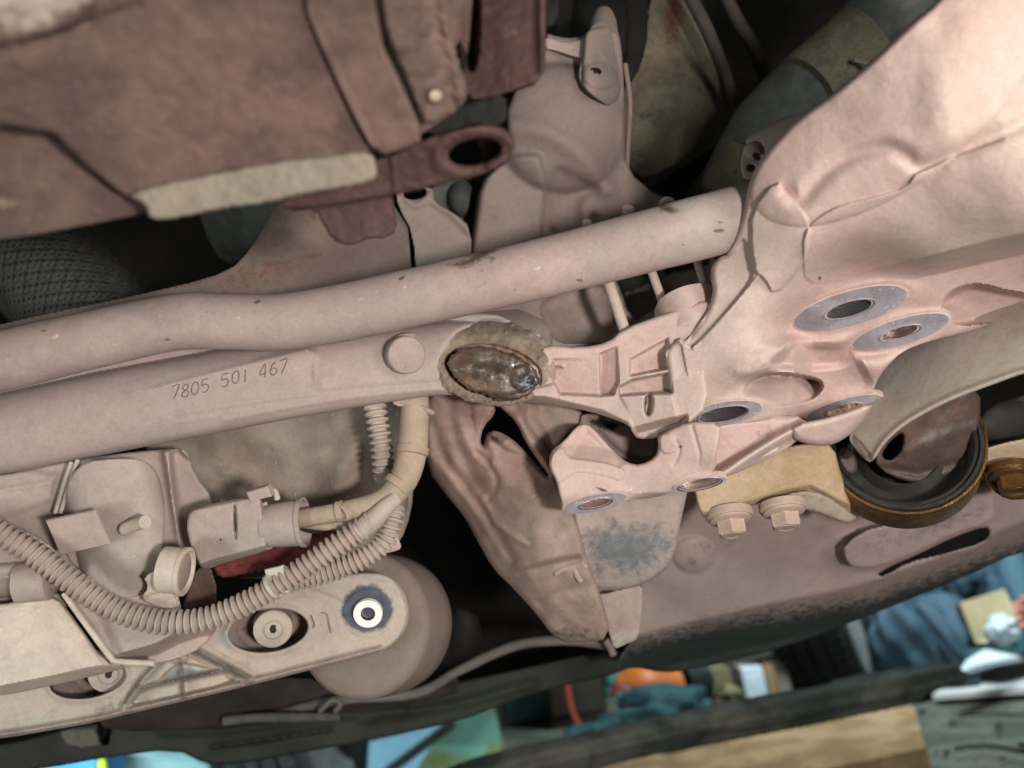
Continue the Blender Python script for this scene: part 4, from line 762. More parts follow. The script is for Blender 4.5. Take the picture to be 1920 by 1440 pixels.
# ---- connector
cn = thing('plug_connector', 'pale square plug connector with a dark slot, left of the wiring bend', 'connector', (450, 990, .42))
q = [(352, 956, .424), (480, 928, .412), (505, 1030, .410), (372, 1062, .420)]
relief('plug_body', [(352, 966), (362, 952), (478, 928), (492, 936), (510, 1020), (500, 1034), (420, 1056), (384, 1070), (372, 1058), (350, 1000)], [(360, 960, .419), (480, 930, .410), (500, 1030, .409), (375, 1060, .417)], M_plast, cn,
       [('poly', ell(441, 978, 3.4, 33, 2), -2.5, 3), ('away', [(360, 1062), (400, 1048), (505, 1020), (530, 1020), (500, 1100), (360, 1100)], .8, 16), ('away', [(484, 920), (497, 1030), (540, 1030), (540, 920)], .9, 14), ('away', [(340, 970), (340, 945), (495, 915), (495, 938), (480, 934), (364, 958)], .5, 5)],
       step=2, thick=14, rim=(5, 2), rough=.12, paint=[(ell(414, 1012, 3, 3), (.08, .06, .05), .95, 2), (ell(441, 978, 2.4, 32, 2), (.07, .06, .05), .95, 2.5)])
slab('latch', [(460, 924, .409), (500, 912, .407), (508, 932, .408), (468, 942, .410)], 5, M_plast, cn)
sweep('latch_hook', [(508, 920, .416), (516, 922, .417), (520, 936, .418)], 1.6, M_plast, cn, seg=10)
relief('plug_end', [(485, 945), (505, 938), (515, 1025), (500, 1034)], [(500, 990, .418)], M_plast, cn, step=2, thick=12)
nx = dirv(572, 979, .95, .10, .27)
nk = lathe('neck', P(572, 979, .418), nx, [(9.6, -20), (10.6, -17), (11.3, -3), (12.0, -2.2), (12.2, 0), (10.9, 0), (10.4, -8), (0, -9)], M_plast, cn, seg=48)

wl = thing('taped_cable', 'beige tape-wrapped cable loom running down from the rack and bending left into the plug', 'cable', (760, 880, .42))
sweep('main_loom', [(779, 730, .44), (777, 790, .432), (772, 850, .425), (756, 900, .420), (722, 938, .416), (680, 952, .414), (620, 963, .414), (560, 973, .417)], [6.6, 7.2, 7.4, 7, 6.4, 5.4, 4.4, 4.6], M_tape, wl, wob=.06, seg=32)
for p_, r_ in (([(775, 838, .424), (773, 852, .423)], 7.7), ([(750, 905, .419), (742, 915, .418)], 7.2), ([(632, 960, .413), (644, 958, .413)], 5.0)):
    sweep('tape_edge', [p_[0], tuple((np.array(p_[0])+np.array(p_[1]))/2), p_[1]], r_, M_tape, wl, wob=.08)
sweep('side_wire', [(570, 982, .420), (610, 987, .418), (660, 978, .418), (700, 960, .42)], 2.2, M_tape, wl, seg=16)
sweep('side_wire', [(566, 990, .421), (590, 996, .422), (620, 992, .422)], 1.4, M_slot, wl, seg=12)
sweep('zip_tie_end', [(640, 950, .408), (650, 962, .406), (652, 972, .407)], .7, M_tape, wl, seg=8)
lp = relief('thin_lip_strip', [(728, 742), (760, 745), (800, 762), (818, 772), (812, 780), (800, 776), (770, 760), (742, 764)], [(770, 760, .43)], M_rack, None, [('line', [(732, 748), (790, 762), (815, 775)], 3, 1.5)], step=2, thick=3, rim=(2, 1), label='thin metal lip under the rack where the loom passes', category='metal lip')

# conduits
cc = dict(seg=28)
sweep('ribbed_conduit', [(-60, 960, .395), (0, 998, .396), (60, 1035, .398), (110, 1072, .399), (170, 1115, .399), (230, 1148, .399), (300, 1166, .400), (370, 1164, .401), (430, 1145, .403), (500, 1110, .404), (560, 1072, .405), (620, 1030, .406), (680, 990, .407)],
      4.7, M_cond, corr=(3.3, 2.7), label='long pale ribbed conduit hanging in a sag across the actuator', category='conduit', group='ribbed wiring conduits', **cc)
sweep('ribbed_conduit', [(500, 1100, .414), (560, 1085, .414), (620, 1070, .414), (680, 1046, .414), (720, 1015, .415), (735, 980, .416), (738, 950, .420)], 4.6, M_cond, corr=(2.9, 2.3), label='shorter pinkish ribbed conduit curving up just behind the long one', category='conduit', group='ribbed wiring conduits', **cc)
sweep('ribbed_conduit', [(700, 740, .442), (706, 780, .438), (714, 830, .436), (720, 880, .438), (724, 905, .442)], 4.9, M_cond, corr=(3.6, 2.4), label='upright ribbed conduit coming down beside the taped cable', category='conduit', group='ribbed wiring conduits', **cc)
tq = thing('conduit_end_sleeve', 'smooth sleeve wrapping the conduit end at the taped cable', 'sleeve', (710, 965, .407))
sweep('sleeve_tube', [(672, 997, .4065), (700, 975, .407), (722, 952, .409), (742, 934, .412)], [4.9, 5.0, 4.4, 3.6], M_cond, tq, wob=.05)
sweep('sleeve_ring', [(694, 979, .4068), (697, 977, .4068)], 5.5, M_cond, tq)
cl = thing('cable_clip', 'small clear grey clip holding the two conduits together', 'clip', (515, 1090, .40))
slab('clip_tab', [(494, 1068, .404), (528, 1060, .402), (536, 1082, .401), (500, 1096, .403)], 2.5, M_ice, cl)
slab('clip_foot', [(512, 1120, .403), (540, 1104, .402), (542, 1110, .402), (518, 1126, .403)], 2.0, M_ice, cl)
sweep('clip_band', [(508, 1102, .4035), (514, 1098, .4035)], 6.4, M_ice, cl, seg=24)
relief('foam_pad', [(395, 1062), (440, 1045), (540, 1018), (600, 985), (640, 980), (640, 1000), (590, 1040), (545, 1056), (500, 1068), (440, 1080), (410, 1082)], [(500, 1040, .438)], M_red, None, rough=2.5, edge=2.5, step=2.5, thick=8, rim=(6, 2.5), label='dark red crumbly foam strip under the plug connector', category='foam strip')

# ---- alloy bracket with ovals
ab = thing('alloy_bracket', 'pale alloy bracket with two oval pockets and a flanged lower edge, lower left', 'bracket', (400, 1250, .45))
ho1 = ell(503, 1182, 75, 40, 8); ho2 = ell(165, 1274, 72, 34, 10)
relief('bracket_web', [(-220, 1240), (0, 1230), (300, 1210), (390, 1178), (430, 1150), (500, 1112), (560, 1095), (640, 1078), (700, 1072), (738, 1082), (760, 1110), (769, 1148), (762, 1180), (742, 1204), (716, 1222), (600, 1252), (450, 1290), (300, 1325), (120, 1368), (-220, 1415)],
       [(0, 1350, .432), (400, 1250, .445), (740, 1120, .452), (500, 1180, .448)], M_brkt2, ab,
       [('line', [(-220, 1408), (120, 1361), (300, 1318), (450, 1283), (600, 1245), (712, 1217)], 6, 4.5), ('line', [(356, 1212), (410, 1240), (468, 1272)], 6, 5), ('line', [(300, 1240), (262, 1282), (232, 1325)], 7, 5), ('line', [(338, 1240), (342, 1305)], 4.5, 4.5), ('line', [(262, 1290), (340, 1274), (432, 1254)], 5, 4.5), ('line', [(346, 1222), (400, 1250), (455, 1282)], 4, -2.5),
        ('dome', 334, 1228, 20, 18, 0, 5), ('poly', [(268, 1292), (336, 1276), (436, 1258), (440, 1280), (300, 1312), (240, 1325)], -4.5, 6), ('poly', [(290, 1284), (330, 1244), (356, 1244), (410, 1258), (340, 1272)], -4, 6),
        ('line', list(map(tuple, np.vstack([ho1, ho1[:1]])-np.array([0, 0]))), 9, 2.2), ('line', list(map(tuple, np.vstack([ho2, ho2[:1]]))), 9, 2.2),
        ('line', [(560, 1095), (600, 1112), (640, 1128)], 3, -.9), ('bowl', [(742, 1204), (768, 1150), (738, 1082), (700, 1072), (780, 1060), (800, 1150), (750, 1220)], -2, 10), ('poly', ell(690, 1150, 46, 46), .8, 4)],
       holes=[ho1, ho2], step=2.2, thick=14, rim=(6, 2.5), rough=.3, seed=8,
       paint=[(ell(688, 1142, 49, 46, 10, 40), (.085, .095, .12), 1.0, 12), ([(295, 1282), (330, 1250), (350, 1250), (410, 1258), (340, 1270)], (.18, .21, .24), .9, 10), ([(352, 1206), (474, 1268), (466, 1280), (350, 1220)], (.20, .165, .13), .95, 7), ([(304, 1236), (262, 1282), (238, 1322), (226, 1320), (254, 1278), (294, 1234)], (.22, .18, .14), .95, 7), ([(334, 1240), (342, 1240), (347, 1304), (339, 1306)], (.22, .18, .14), .95, 5), ([(262, 1286), (432, 1250), (434, 1258), (264, 1295)], (.26, .22, .17), .9, 5), (ell(430, 1195, 55, 34, 30), (.33, .34, .37), .62, 40), (ell(50, 1350, 90, 26, 10), (.34, .36, .36), .5, 30), (ell(300, 1255, 30, 60, -35), (.34, .36, .37), .5, 30), (ell(200, 1325, 50, 18, 20), (.17, .14, .11), .62, 24), (ell(260, 1275, 16, 55, -40), (.23, .19, .15), .6, 16), ([(-220, 1400), (120, 1355), (300, 1312), (450, 1277), (600, 1239), (712, 1211), (716, 1222), (450, 1290), (120, 1368), (-220, 1415)], (.42, .32, .285), .8, 6)])
for s in ([(583, 1153), (590, 1170), (588, 1178)], [(604, 1150), (613, 1151), (617, 1168), (621, 1187)]):
    sweep('cast_mark', [(x, y, .4465) for x, y in s], .28, M_ink, ab, seg=6, step=.001)
for cx, cy, hol, d in ((512, 1180, ho1, .456), (204, 1264, ho2, .448)):
    relief('pocket_floor', ell((cx*.4+hol[:, 0].mean()*.6), hol[:, 1].mean(), 86, 52, 8), [(cx, cy, d+.012)], M_house, ab, [('bowl', ell(cx, cy, 70, 45), -4, 20)], step=4, thick=4, paint=[(ell(cx-45, cy, 14, 16), (.12, .06, .05), .7, 14)])
    bb = lathe('recessed_bolt', P(cx, cy, d), axis(20, .97, -1, (600, 1000)), [(10.2, -10), (10.2, -.4), (9.8, 0), (5.8, 0), (5.2, .3), (4.4, 1.6), (1.7, 1.8), (1.6, -.5), (0, -2)], M_brkt2, ab, seg=48, paint=[(ell(cx, cy, 5, 6), (.02, .015, .01), 1, 1.5)])
    lathe('bolt_socket', P(cx-1, cy, d-.0019), axis(20, .97, -1, (600, 1000)), [(1.5, .05), (0, .05)], M_slot, bb, seg=20)
wa = thing('bright_washer', 'bright white zinc ring on a worn blue-black patch, right end of the alloy bracket', 'washer', (690, 1150, .444))
lathe('washer_ring', P(690, 1150, .4466), axis(20, .985, -1), [(7.6, -2), (7.6, 1), (7.2, 1.4), (4.2, 1.4), (3.7, .9), (3.6, -4)], M_white, wa, seg=56)
lathe('washer_bore', P(690, 1150, .4466), axis(20, .985, -1), [(3.65, .6), (3.6, -8), (0, -8)], M_hub, wa, seg=40)

# ---- canister behind
ca = thing('canister', 'round dusty brown canister behind the alloy bracket', 'canister', (690, 1180, .50))
cax = dirv(672, 1172, -.42, -.02, .9)
lathe('canister_body', P(672, 1172, .485), cax, [(0, 0), (30, 0), (37, -1), (40.5, -4), (41, -8), (41.5, -30), (41, -44), (37, -50), (0, -50)], M_can, ca, seg=96, sharp=60)

# ---- sill, trim and rods under the canister
sl = thing('sill_panel', 'long dark grey-green sill panel running along the bottom left', 'sill panel', (400, 1380, .66))
relief('sill_face', [(-220, 1425), (0, 1398), (190, 1348), (560, 1318), (760, 1300), (900, 1270), (1150, 1215), (1190, 1232), (1170, 1262), (1050, 1286), (940, 1322), (870, 1350), (700, 1388), (560, 1412), (460, 1432), (386, 1434), (330, 1404), (200, 1420), (80, 1442), (-220, 1475)],
       [(0, 1420, .60), (500, 1380, .66), (1100, 1260, .74)], M_trayd, sl,
       [('line', [(300, 1372), (420, 1372), (560, 1350), (760, 1330)], 8, 4), ('line', [(400, 1400), (520, 1384), (620, 1366)], 5, -4), ('line', [(680, 1350), (860, 1320), (1000, 1282)], 10, 5), ('noise', 5, 80), ('bowl', [(182, 1345), (188, 1396), (204, 1398), (212, 1340)], -20, 8)], step=3.5, thick=10, rim=(6, 4), rough=.8,
       paint=[([(110, 1368), (180, 1366), (186, 1396), (150, 1404), (120, 1392)], (.15, .14, .12), .9, 8), ([(182, 1340), (188, 1397), (204, 1398), (212, 1340)], (.006, .006, .006), .95, 6)])
relief('upper_trim', [(180, 1345), (400, 1300), (560, 1262), (640, 1300), (800, 1290), (860, 1262), (860, 1310), (600, 1335), (400, 1368), (200, 1372)], [(300, 1340, .60), (700, 1310, .64)], M_dtrim, sl, [('noise', 8, 90)], step=4, thick=8, rough=2)
relief('inner_pipe_sleeve', [(845, 1130), (895, 1150), (905, 1190), (890, 1225), (840, 1240)], [(870, 1180, .62)], M_deep, None, [('dome', 870, 1185, 40, 60, 0, 18)], step=4, thick=14, label='dark round sleeve just right of the canister, in shadow', category='sleeve')
sweep('trim_rod', [(500, 1345, .62), (640, 1312, .62), (780, 1300, .63), (860, 1258, .64), (940, 1220, .65), (1000, 1204, .655), (1080, 1202, .66), (1140, 1210, .66)], 3.7, M_rod, None, wob=.06, seg=16, label='long grey rod bending along the sill from the canister to the boot', category='rod', group='grey rods along the sill')
sweep('trim_rod', [(420, 1352, .60), (480, 1346, .60), (580, 1345, .60), (638, 1344, .60)], 3.2, M_blue, None, wob=.06, seg=16, label='short blue-grey rod just below the canister', category='rod', group='grey rods along the sill')
sweep('twisted_wire', [(600, 1334, .602), (612, 1322, .60), (624, 1312, .60), (640, 1320, .60), (628, 1334, .60)], 2.0, M_rod, None, seg=10, label='small twisted wire loop under the canister', category='wire')
sweep('trim_rod', [(1135, 1200, .64), (1144, 1212, .64), (1150, 1228, .64)], 2.8, M_house, None, seg=12, label='tiny grey hook at the tip of the worn bracket', category='hook')

# ================================================================== THE GARAGE BEHIND (world axes)
def ray(px, py):
    v = (px-960)/F*RT+(720-py)/F*UP+fw; return v
def atY(px, py, Y):
    v = ray(px, py); return CAM+v*(Y/v[1])
def onfloor(px, py, z=0):
    v = ray(px, py); return CAM+v*((z-CAM[2])/v[2])
Mf = dust('stained_concrete_floor', (.13, .135, .105), (.075, .08, .065), (.03, .03, .03), spk=.66, amt=1.3, rough=.8, bump=.4, scale=7, fs=60)
Mwall = dust('green_grey_wall', (.10, .20, .185), (.07, .14, .13), None, amt=1, scale=3)
Mteal = dust('teal_cabinet_paint', (.14, .36, .36), (.10, .28, .28), None, amt=.8, scale=6)
Mbrown = dust('dark_brown_wood', (.045, .032, .024), (.03, .022, .017), None, amt=1, scale=9)
Mblk = dust('black_rubber', (.014, .014, .015), (.009, .009, .010), None, amt=1)
Mtyre = dust('tyre_rubber', (.022, .022, .023), (.014, .014, .014), None, amt=1, scale=12)
Mtyre2 = dust('dusty_tyre_wall', (.26, .28, .28), (.17, .19, .19), None, amt=1, scale=12)
Mor = dust('orange_plastic', (.52, .15, .025), (.40, .10, .02), None, amt=.7, rough=.45, bump=.05, scale=9)
Mdc = dust('black_plastic', (.02, .022, .025), (.012, .013, .015), None, rough=.5)
Mblu = dust('blue_badge', (.14, .26, .42), (.1, .2, .36), None)
Mcab = dust('red_cord', (.36, .06, .03), (.26, .04, .02), None, rough=.5)
Mcloth = dust('dark_teal_cloth', (.035, .095, .10), (.02, .055, .065), None, amt=1, scale=10)
Mjean = dust('blue_denim', (.06, .105, .14), (.03, .06, .085), (.13, .20, .25), spk=.70, amt=1.2, rough=.9, scale=12)
Mjacket = dust('dark_blue_jacket', (.03, .06, .085), (.015, .03, .045), None, amt=1.2, scale=12)
Mcard = dust('cream_cardboard', (.85, .70, .42), (.75, .60, .34), None, amt=.8, scale=12)
Mcard2 = dust('olive_cardboard_side', (.20, .19, .09), (.15, .145, .07), None, amt=.8, scale=12)
Moliv = dust('olive_wall_paint', (.10, .095, .035), (.08, .075, .03), None, amt=.8, scale=5)
Mwht = dust('pale_cloth', (.62, .70, .74), (.48, .58, .62), None, amt=.9, scale=12)
Mpaper = dust('white_floor_sheet', (.62, .62, .58), (.50, .51, .49), None, amt=.8, scale=6, bump=.2)
Mlb = dust('light_blue_plastic', (.17, .33, .42), (.13, .27, .36), None, amt=.7, scale=6, rough=.5)
Mcyan = dust('pale_cyan_plastic', (.42, .68, .70), (.34, .58, .62), None, amt=.7, scale=5, rough=.5)
Mlime = dust('lime_plastic', (.55, .80, .02), (.45, .70, .02), None, rough=.5)
Mwood = dust('bare_wood_board', (.40, .27, .14), (.26, .155, .075), (.48, .38, .23), spk=.64, amt=1.2, rough=.8, bump=.3, scale=9)
Mbeam = dust('dark_painted_beam', (.14, .15, .13), (.055, .066, .06), (.20, .185, .155), spk=.70, amt=1.4, rough=.6, bump=.5, scale=10)
Mskin = dust('skin', (.55, .27, .20), (.48, .22, .16), None, rough=.5, bump=.1, scale=20)
Mkhaki = dust('khaki_board', (.17, .15, .075), (.14, .12, .06), None, amt=1)

def world_box(name, lo, hi, mat, parent=None, rot=0, bev=.004, **kw):
    lo = np.array(lo, float); hi = np.array(hi, float); c = (lo+hi)/2; h = (hi-lo)/2; bm_ = []
    import bmesh
    bm = bmesh.new(); bmesh.ops.create_cube(bm, size=2)
    for v in bm.verts: v.co = Vector((v.co.x*h[0], v.co.y*h[1], v.co.z*h[2]))
    bmesh.ops.bevel(bm, geom=list(bm.edges), offset=min(bev, min(h)*.5), segments=2, affect='EDGES', profile=.5)
    bm.verts.index_update()
    R = np.array([[math.cos(rot), -math.sin(rot), 0], [math.sin(rot), math.cos(rot), 0], [0, 0, 1]])
    V = np.array([R@np.array(v.co)+c for v in bm.verts]); fc = [[v.index for v in f.verts] for f in bm.faces]; bm.free()
    return build(name, V, fc, mat, parent, sharp=40, **kw)
def span(x0, y0, x1, y1, Y):     # world x and z range of a picture rectangle at distance Y (vertical plane)
    a, b = atY(x0, y0, Y), atY(x1, y1, Y); return a[0], a[2], b[0], b[2]

gx, gy = np.meshgrid(np.linspace(-5, 6, 60), np.linspace(-2, 6.2, 50)); 
V = np.stack([gx, gy, .006*vnoise(gx*100, gy*100, 60)+.003*vnoise(gx*100, gy*100, 23)-.01], -1).reshape(-1, 3)
fc = [[j*60+i, j*60+i+1, (j+1)*60+i+1, (j+1)*60+i] for j in range(49) for i in range(59)]
build('floor', V, fc, Mf, None, sharp=None, kind='structure')
world_box('back_wall', (-5, 5.0, -.02), (6, 5.1, 2.6), Mwall, None, kind='structure')
# teal locker, brown cabinet, tyre etc. standing on the floor
def cab(name, px0, px1, py, Y, dp, mat, label, cat, ztop=None):
    a, b = atY(px0, py, Y), atY(px1, py, Y)
    t = thing(name, label, cat, (float((a[0]+b[0])/2), Y, 0.0))
    zt = ztop if ztop else 1.3
    world_box('carcass', (a[0], Y, .0), (b[0], Y+dp, zt), mat, t)
    w = b[0]-a[0]
    world_box('door', (a[0]+.008, Y-.018, .03), (b[0]-.008, Y-.002, zt-.01), mat, t, bev=.006)
    world_box('handle', (a[0]+w*.82, Y-.035, .5), (a[0]+w*.87, Y-.018, .62), Mdc, t)
    return t
cab('teal_locker', 948, 1040, 1350, 2.7, .4, Mteal, 'pale teal metal locker left of the brown cabinet, blurred in the garage', 'locker')
cab('brown_cabinet', 1030, 1140, 1330, 2.5, .4, Mbrown, 'dark brown wooden cabinet behind the red cord', 'cabinet')
cab('narrow_teal_cabinet', 1136, 1230, 1290, 3.0, .3, Mteal, 'slim teal cabinet behind the orange power tool', 'cabinet')
world_box('partition_wall', (atY(1600, 1100, 3.6)[0], 3.6, 0), (atY(2100, 1050, 3.6)[0], 3.7, 1.8), Moliv, None, label='olive painted wall panel behind the seated person', category='wall panel')
sweep('blue_pipe', [atY(1868, 960, 2.9), atY(1895, 1060, 2.9), atY(1925, 1170, 2.9), atY(1960, 1300, 2.9)], 50, Mlb, None, world=True, step=.05, label='thick light blue pipe at the right edge of the frame', category='pipe')
world_box('grey_post', (atY(912, 1330, 2.6)[0], 2.6, 0), (atY(940, 1330, 2.6)[0], 2.66, 1.2), Mbrown, None, label='slim grey-brown post left of the teal locker', category='post')
# green glass-like sheet and strap, lower centre-left
def card(name, pts, mat, thick=.02, parent=None, **kw):    # thick board from world points
    w = np.array(pts); n = np.cross(w[1]-w[0], w[2]-w[0]); n /= np.linalg.norm(n)
    if n@(CAM-w[0]) < 0: n = -n
    k = len(w); V = np.vstack([w, w-n*thick]); fc = [list(range(k)), [2*k-1-i for i in range(k)]]+[[i, i+k, (i+1) % k+k, (i+1) % k] for i in range(k)]
    return build(name, V, fc, mat, parent, smooth=False, **kw)
Mgreen = dust('mottled_green_board', (.10, .26, .20), (.13, .15, .045), (.16, .30, .28), spk=.62, amt=1.2, scale=9)
card('green_board', [atY(690, 1480, 2.0), atY(690, 1392, 2.0), atY(920, 1300, 2.1), atY(945, 1400, 2.1), atY(860, 1480, 2.0)], Mgreen, .02, label='mottled green board leaning left of the teal locker', category='board')
card('pale_blue_sheet', [atY(686, 1480, 1.85), atY(692, 1392, 1.85), atY(830, 1358, 1.88), atY(760, 1480, 1.85)], Mlb, .015, label='pale blue sheet at the bottom centre, left of the black strap', category='sheet')
sweep('black_strap', [atY(720, 1452, 1.7), atY(790, 1400, 1.7), atY(850, 1355, 1.7)], 9, Mblk, None, world=True, step=.03, label='diagonal black strap in front of the green board', category='strap')
tb = sweep('dark_post', [atY(650, 1360, 1.9), atY(660, 1480, 1.9), atY(665, 1560, 1.9)], 60, Mtyre, None, world=True, step=.03, corr=None, label='dark rounded block at the bottom, left of the pale blue sheet', category='block')
# tyres: at bottom (480-700,1400+) and right (1480-1660,1190-1290)
def tyre(px, py, Y, R, wd, yaw, label):
    t = thing('tyre', label, 'tyre', tuple(float(x) for x in atY(px, py, Y)), group='tyres standing in the garage')
    a = np.array([math.cos(yaw), math.sin(yaw), 0.]); o = atY(px, py, Y); o[2] = R/1000+.004
    prof = [(R*.55, -wd/2), (R*.62, -wd/2-6), (R*.8, -wd/2-10), (R*.95, -wd/2-2), (R, -wd/2+14)]
    k = 4
    for i in range(k):
        x0 = -wd/2+14+i*(wd-28)/k; x1 = x0+(wd-28)/k
        prof += [(R, x0+2), (R, x1-8), (R-9, x1-6), (R-9, x1-1)]
    prof += [(R, wd/2-14), (R*.95, wd/2+2), (R*.8, wd/2+10), (R*.62, wd/2+6), (R*.55, wd/2)]
    lathe('tread', o, a, prof, Mtyre, t, seg=72)
    lathe('side_wall', o, a, [(R*.96, wd/2+1), (R*.8, wd/2+12), (R*.62, wd/2+8)], Mtyre2, t, seg=72)
    V = []; Fc = []
    for i in range(72):
        th = 2*math.pi*i/72; u, v = frame(a)
        for s in (-.36, .36):
            c = o+a*(wd/1000*s)+(R+1)/1000*(math.cos(th)*u+math.sin(th)*v); r_ = math.cos(th)*u+math.sin(th)*v; tt = np.cross(a, r_)
            b0 = len(V)
            for dx in (-1, 1):
                for dy in (-1, 1):
                    for dz in (-1, 1): V.append(c+a*dx*wd/1000*.07+tt*dy*.006+r_*dz*.004)
            for q in ((0, 1, 3, 2), (4, 6, 7, 5), (0, 4, 5, 1), (2, 3, 7, 6), (0, 2, 6, 4), (1, 5, 7, 3)): Fc.append([b0+x for x in q])
    build('tread_blocks', np.array(V), Fc, Mtyre, t, smooth=False, kind='stuff')
    lathe('rim', o, a, [(R*.57, wd/2-10), (R*.5, wd/2-25), (R*.2, wd/2-30), (0, wd/2-30)], Mdc, t, seg=48)
tyre(1575, 1250, 2.3, 290, 185, rad(-30), 'dark tyre with ribbed tread, between the under-tray and the grey beam')
tyre(600, 1440, 1.9, 250, 170, rad(-12), 'dark tyre just showing at the bottom edge, under the sill panel')
# orange tool
ot = thing('power_tool', 'orange angle grinder with a black head and red cord, blurred in the garage', 'power tool', tuple(float(x) for x in atY(1220, 1290, 1.9)))
sweep('tool_body', [atY(1162, 1300, 1.90), atY(1172, 1298, 1.90), atY(1205, 1292, 1.90), atY(1225, 1292, 1.9), atY(1270, 1288, 1.92), atY(1276, 1287, 1.92)], [34, 50, 54, 44, 40, 40], Mor, ot, world=True, step=.012, seg=36)
sweep('tool_head', [atY(1274, 1281, 1.92), atY(1300, 1276, 1.94), atY(1322, 1272, 1.95)], [42, 42, 38], Mdc, ot, world=True, step=.01)
lathe('end_button', atY(1169, 1296, 1.855), np.array([-.25, -.95, .1]), [(13, -6), (13, 2), (0, 4)], Mblu, ot, seg=30)
sweep('trigger', [atY(1255, 1297, 1.9), atY(1275, 1296, 1.9)], 9, Mcab, ot, world=True, step=.01)
sweep('tool_cord', [atY(1152, 1300, 1.86), atY(1150, 1290, 1.85), atY(1178, 1298, 1.82), atY(1180, 1320, 1.82), atY(1162, 1350, 1.82), atY(1150, 1400, 1.82)], 5, Mcab, ot, world=True, step=.01)
sweep('red_cord', [atY(1062, 1240, 2.2), atY(1066, 1300, 2.2), atY(1076, 1340, 2.2), atY(1096, 1376, 2.2), atY(1120, 1410, 2.2)], 6.5, Mcab, None, world=True, step=.02, label='thin red cord hanging in front of the brown cabinet', category='cord')
def blob(name, px, py, Y, rx, ry, rz, mat, nz=.2, seed=1, tilt=0, parent=None, fold=0, **kw):
    o = atY(px, py, Y); V = []; n, m = 48, 28
    for j in range(m+1):
        ph = math.pi*j/m
        for i in range(n):
            th = 2*math.pi*i/n; d = np.array([math.sin(ph)*math.cos(th), math.sin(ph)*math.sin(th), math.cos(ph)])
            k = 1+nz*float(vnoise(np.array(d[0]*60+d[1]*23), np.array(d[2]*60+d[1]*31), 22, seed))*2
            if fold: k += fold*math.sin(th*9+d[2]*5+seed)*math.sin(ph)
            p = d*np.array([rx, ry, rz])*k; c, s = math.cos(tilt), math.sin(tilt)
            V.append(o+np.array([p[0]*c+p[2]*s, p[1], -p[0]*s+p[2]*c]))
    fc = [[j*n+i, (j+1)*n+i, (j+1)*n+(i+1) % n, j*n+(i+1) % n] for j in range(m) for i in range(n)]
    return build(name, np.array(V), fc, mat, parent, sharp=None, **kw)
blob('folded_cloth', 1250, 1345, 1.8, .11, .08, .05, Mcloth, .35, 3, fold=.05, label='crumpled dark teal cloth under the orange power tool', category='cloth')
blob('cloth_scrap', 1120, 1400, 1.75, .08, .05, .045, Mcloth, .35, 5, fold=.06, label='small dark teal cloth scrap left of the red tool cord', category='cloth')
blob('olive_rag', 1366, 1300, 2.0, .028, .025, .016, Mcard2, .3, 6, label='small olive rag on the shelf right of the power tool', category='rag')
a = atY(1325, 1262, 2.15)
for i, (x0, x1, yt, m_, lb) in enumerate(((1328, 1372, 1258, Mkhaki, 'khaki box right of the black tool head'), (1372, 1392, 1254, Mbrown, 'narrow brown box between khaki box and pale green jar'), (1392, 1436, 1256, Mwht, 'pale green box with a white corner on the shelf'), (1436, 1460, 1246, Mwood, 'upright tan strip of wood beside the tyre'), (1458, 1484, 1238, M_brk, 'grey plank end next to the dark tyre'))):
    p0, p1 = atY(x0, yt, 2.1), atY(x1, yt, 2.1); zz = atY(x0, 1345, 2.1)[2]
    world_box('shelf_box', (p0[0], 2.1+.01*i, zz), (p1[0]-.002, 2.22, p0[2]), m_, None, label=lb, category='box', group='things on the low shelf')
# bottom left: cyan tub, blue lid, lime bottle
p0, p1 = atY(212, 1416, 1.6), atY(335, 1400, 1.6)
tub = card('cyan_tub', [atY(208, 1560, 1.6), atY(205, 1419, 1.6), atY(322, 1402, 1.6), atY(392, 1436, 1.75), atY(400, 1560, 1.75)], Mcyan, .2, label='pale cyan plastic tub at the bottom left edge of the frame', category='tub')
card('plastic_cover', [atY(60, 1560, 1.5), atY(70, 1432, 1.5), atY(180, 1422, 1.5), atY(182, 1560, 1.5)], dust('bright_blue_plastic', (.05, .30, .75), (.04, .25, .65), None, rough=.4), .1, label='bright blue plastic lid at the bottom edge, left of the lime cap', category='lid')
sweep('lime_cap', [atY(194, 1500, 1.45), atY(193, 1440, 1.45), atY(191, 1424, 1.45)], [9, 8, 6], Mlime, None, world=True, step=.005, label='lime green cap sticking up between blue lid and cyan tub', category='cap')
card('teal_sheet', [atY(395, 1560, 1.9), atY(400, 1425, 1.9), atY(480, 1425, 1.9), atY(480, 1560, 1.9)], Mteal, .02, label='teal sheet at the bottom edge, left of the hidden tyre', category='sheet')

# seated person in blue, right
pe = thing('person', 'crouching person in blue denim with one hand on a white cloth by a cardboard box', 'person', tuple(float(x) for x in atY(1730, 1200, 2.4)))
def skinned(name, joints, edges, radii, mat, parent):
    me = bpy.data.meshes.new(name); c = np.mean(joints, 0)
    me.from_pydata((np.array(joints)-c).tolist(), edges, []); o = bpy.data.objects.new(name, me); COL.objects.link(o)
    m = o.modifiers.new('skin', 'SKIN'); m.use_smooth_shade = True
    for i, r in enumerate(radii): me.skin_vertices[0].data[i].radius = (r, r)
    me.skin_vertices[0].data[0].use_root = True
    o.modifiers.new('sub', 'SUBSURF').levels = 2; o.modifiers['sub'].render_levels = 2
    tx = bpy.data.textures.new(name+'_folds', 'CLOUDS'); tx.noise_scale = .05
    d = o.modifiers.new('folds', 'DISPLACE'); d.texture = tx; d.strength = .03 if mat is not Mskin else 0; d.mid_level = .5
    me.materials.append(mat); o.parent = parent; o.location = c-_org[parent.name]; _org[o.name] = c; return o
Y0 = 2.35
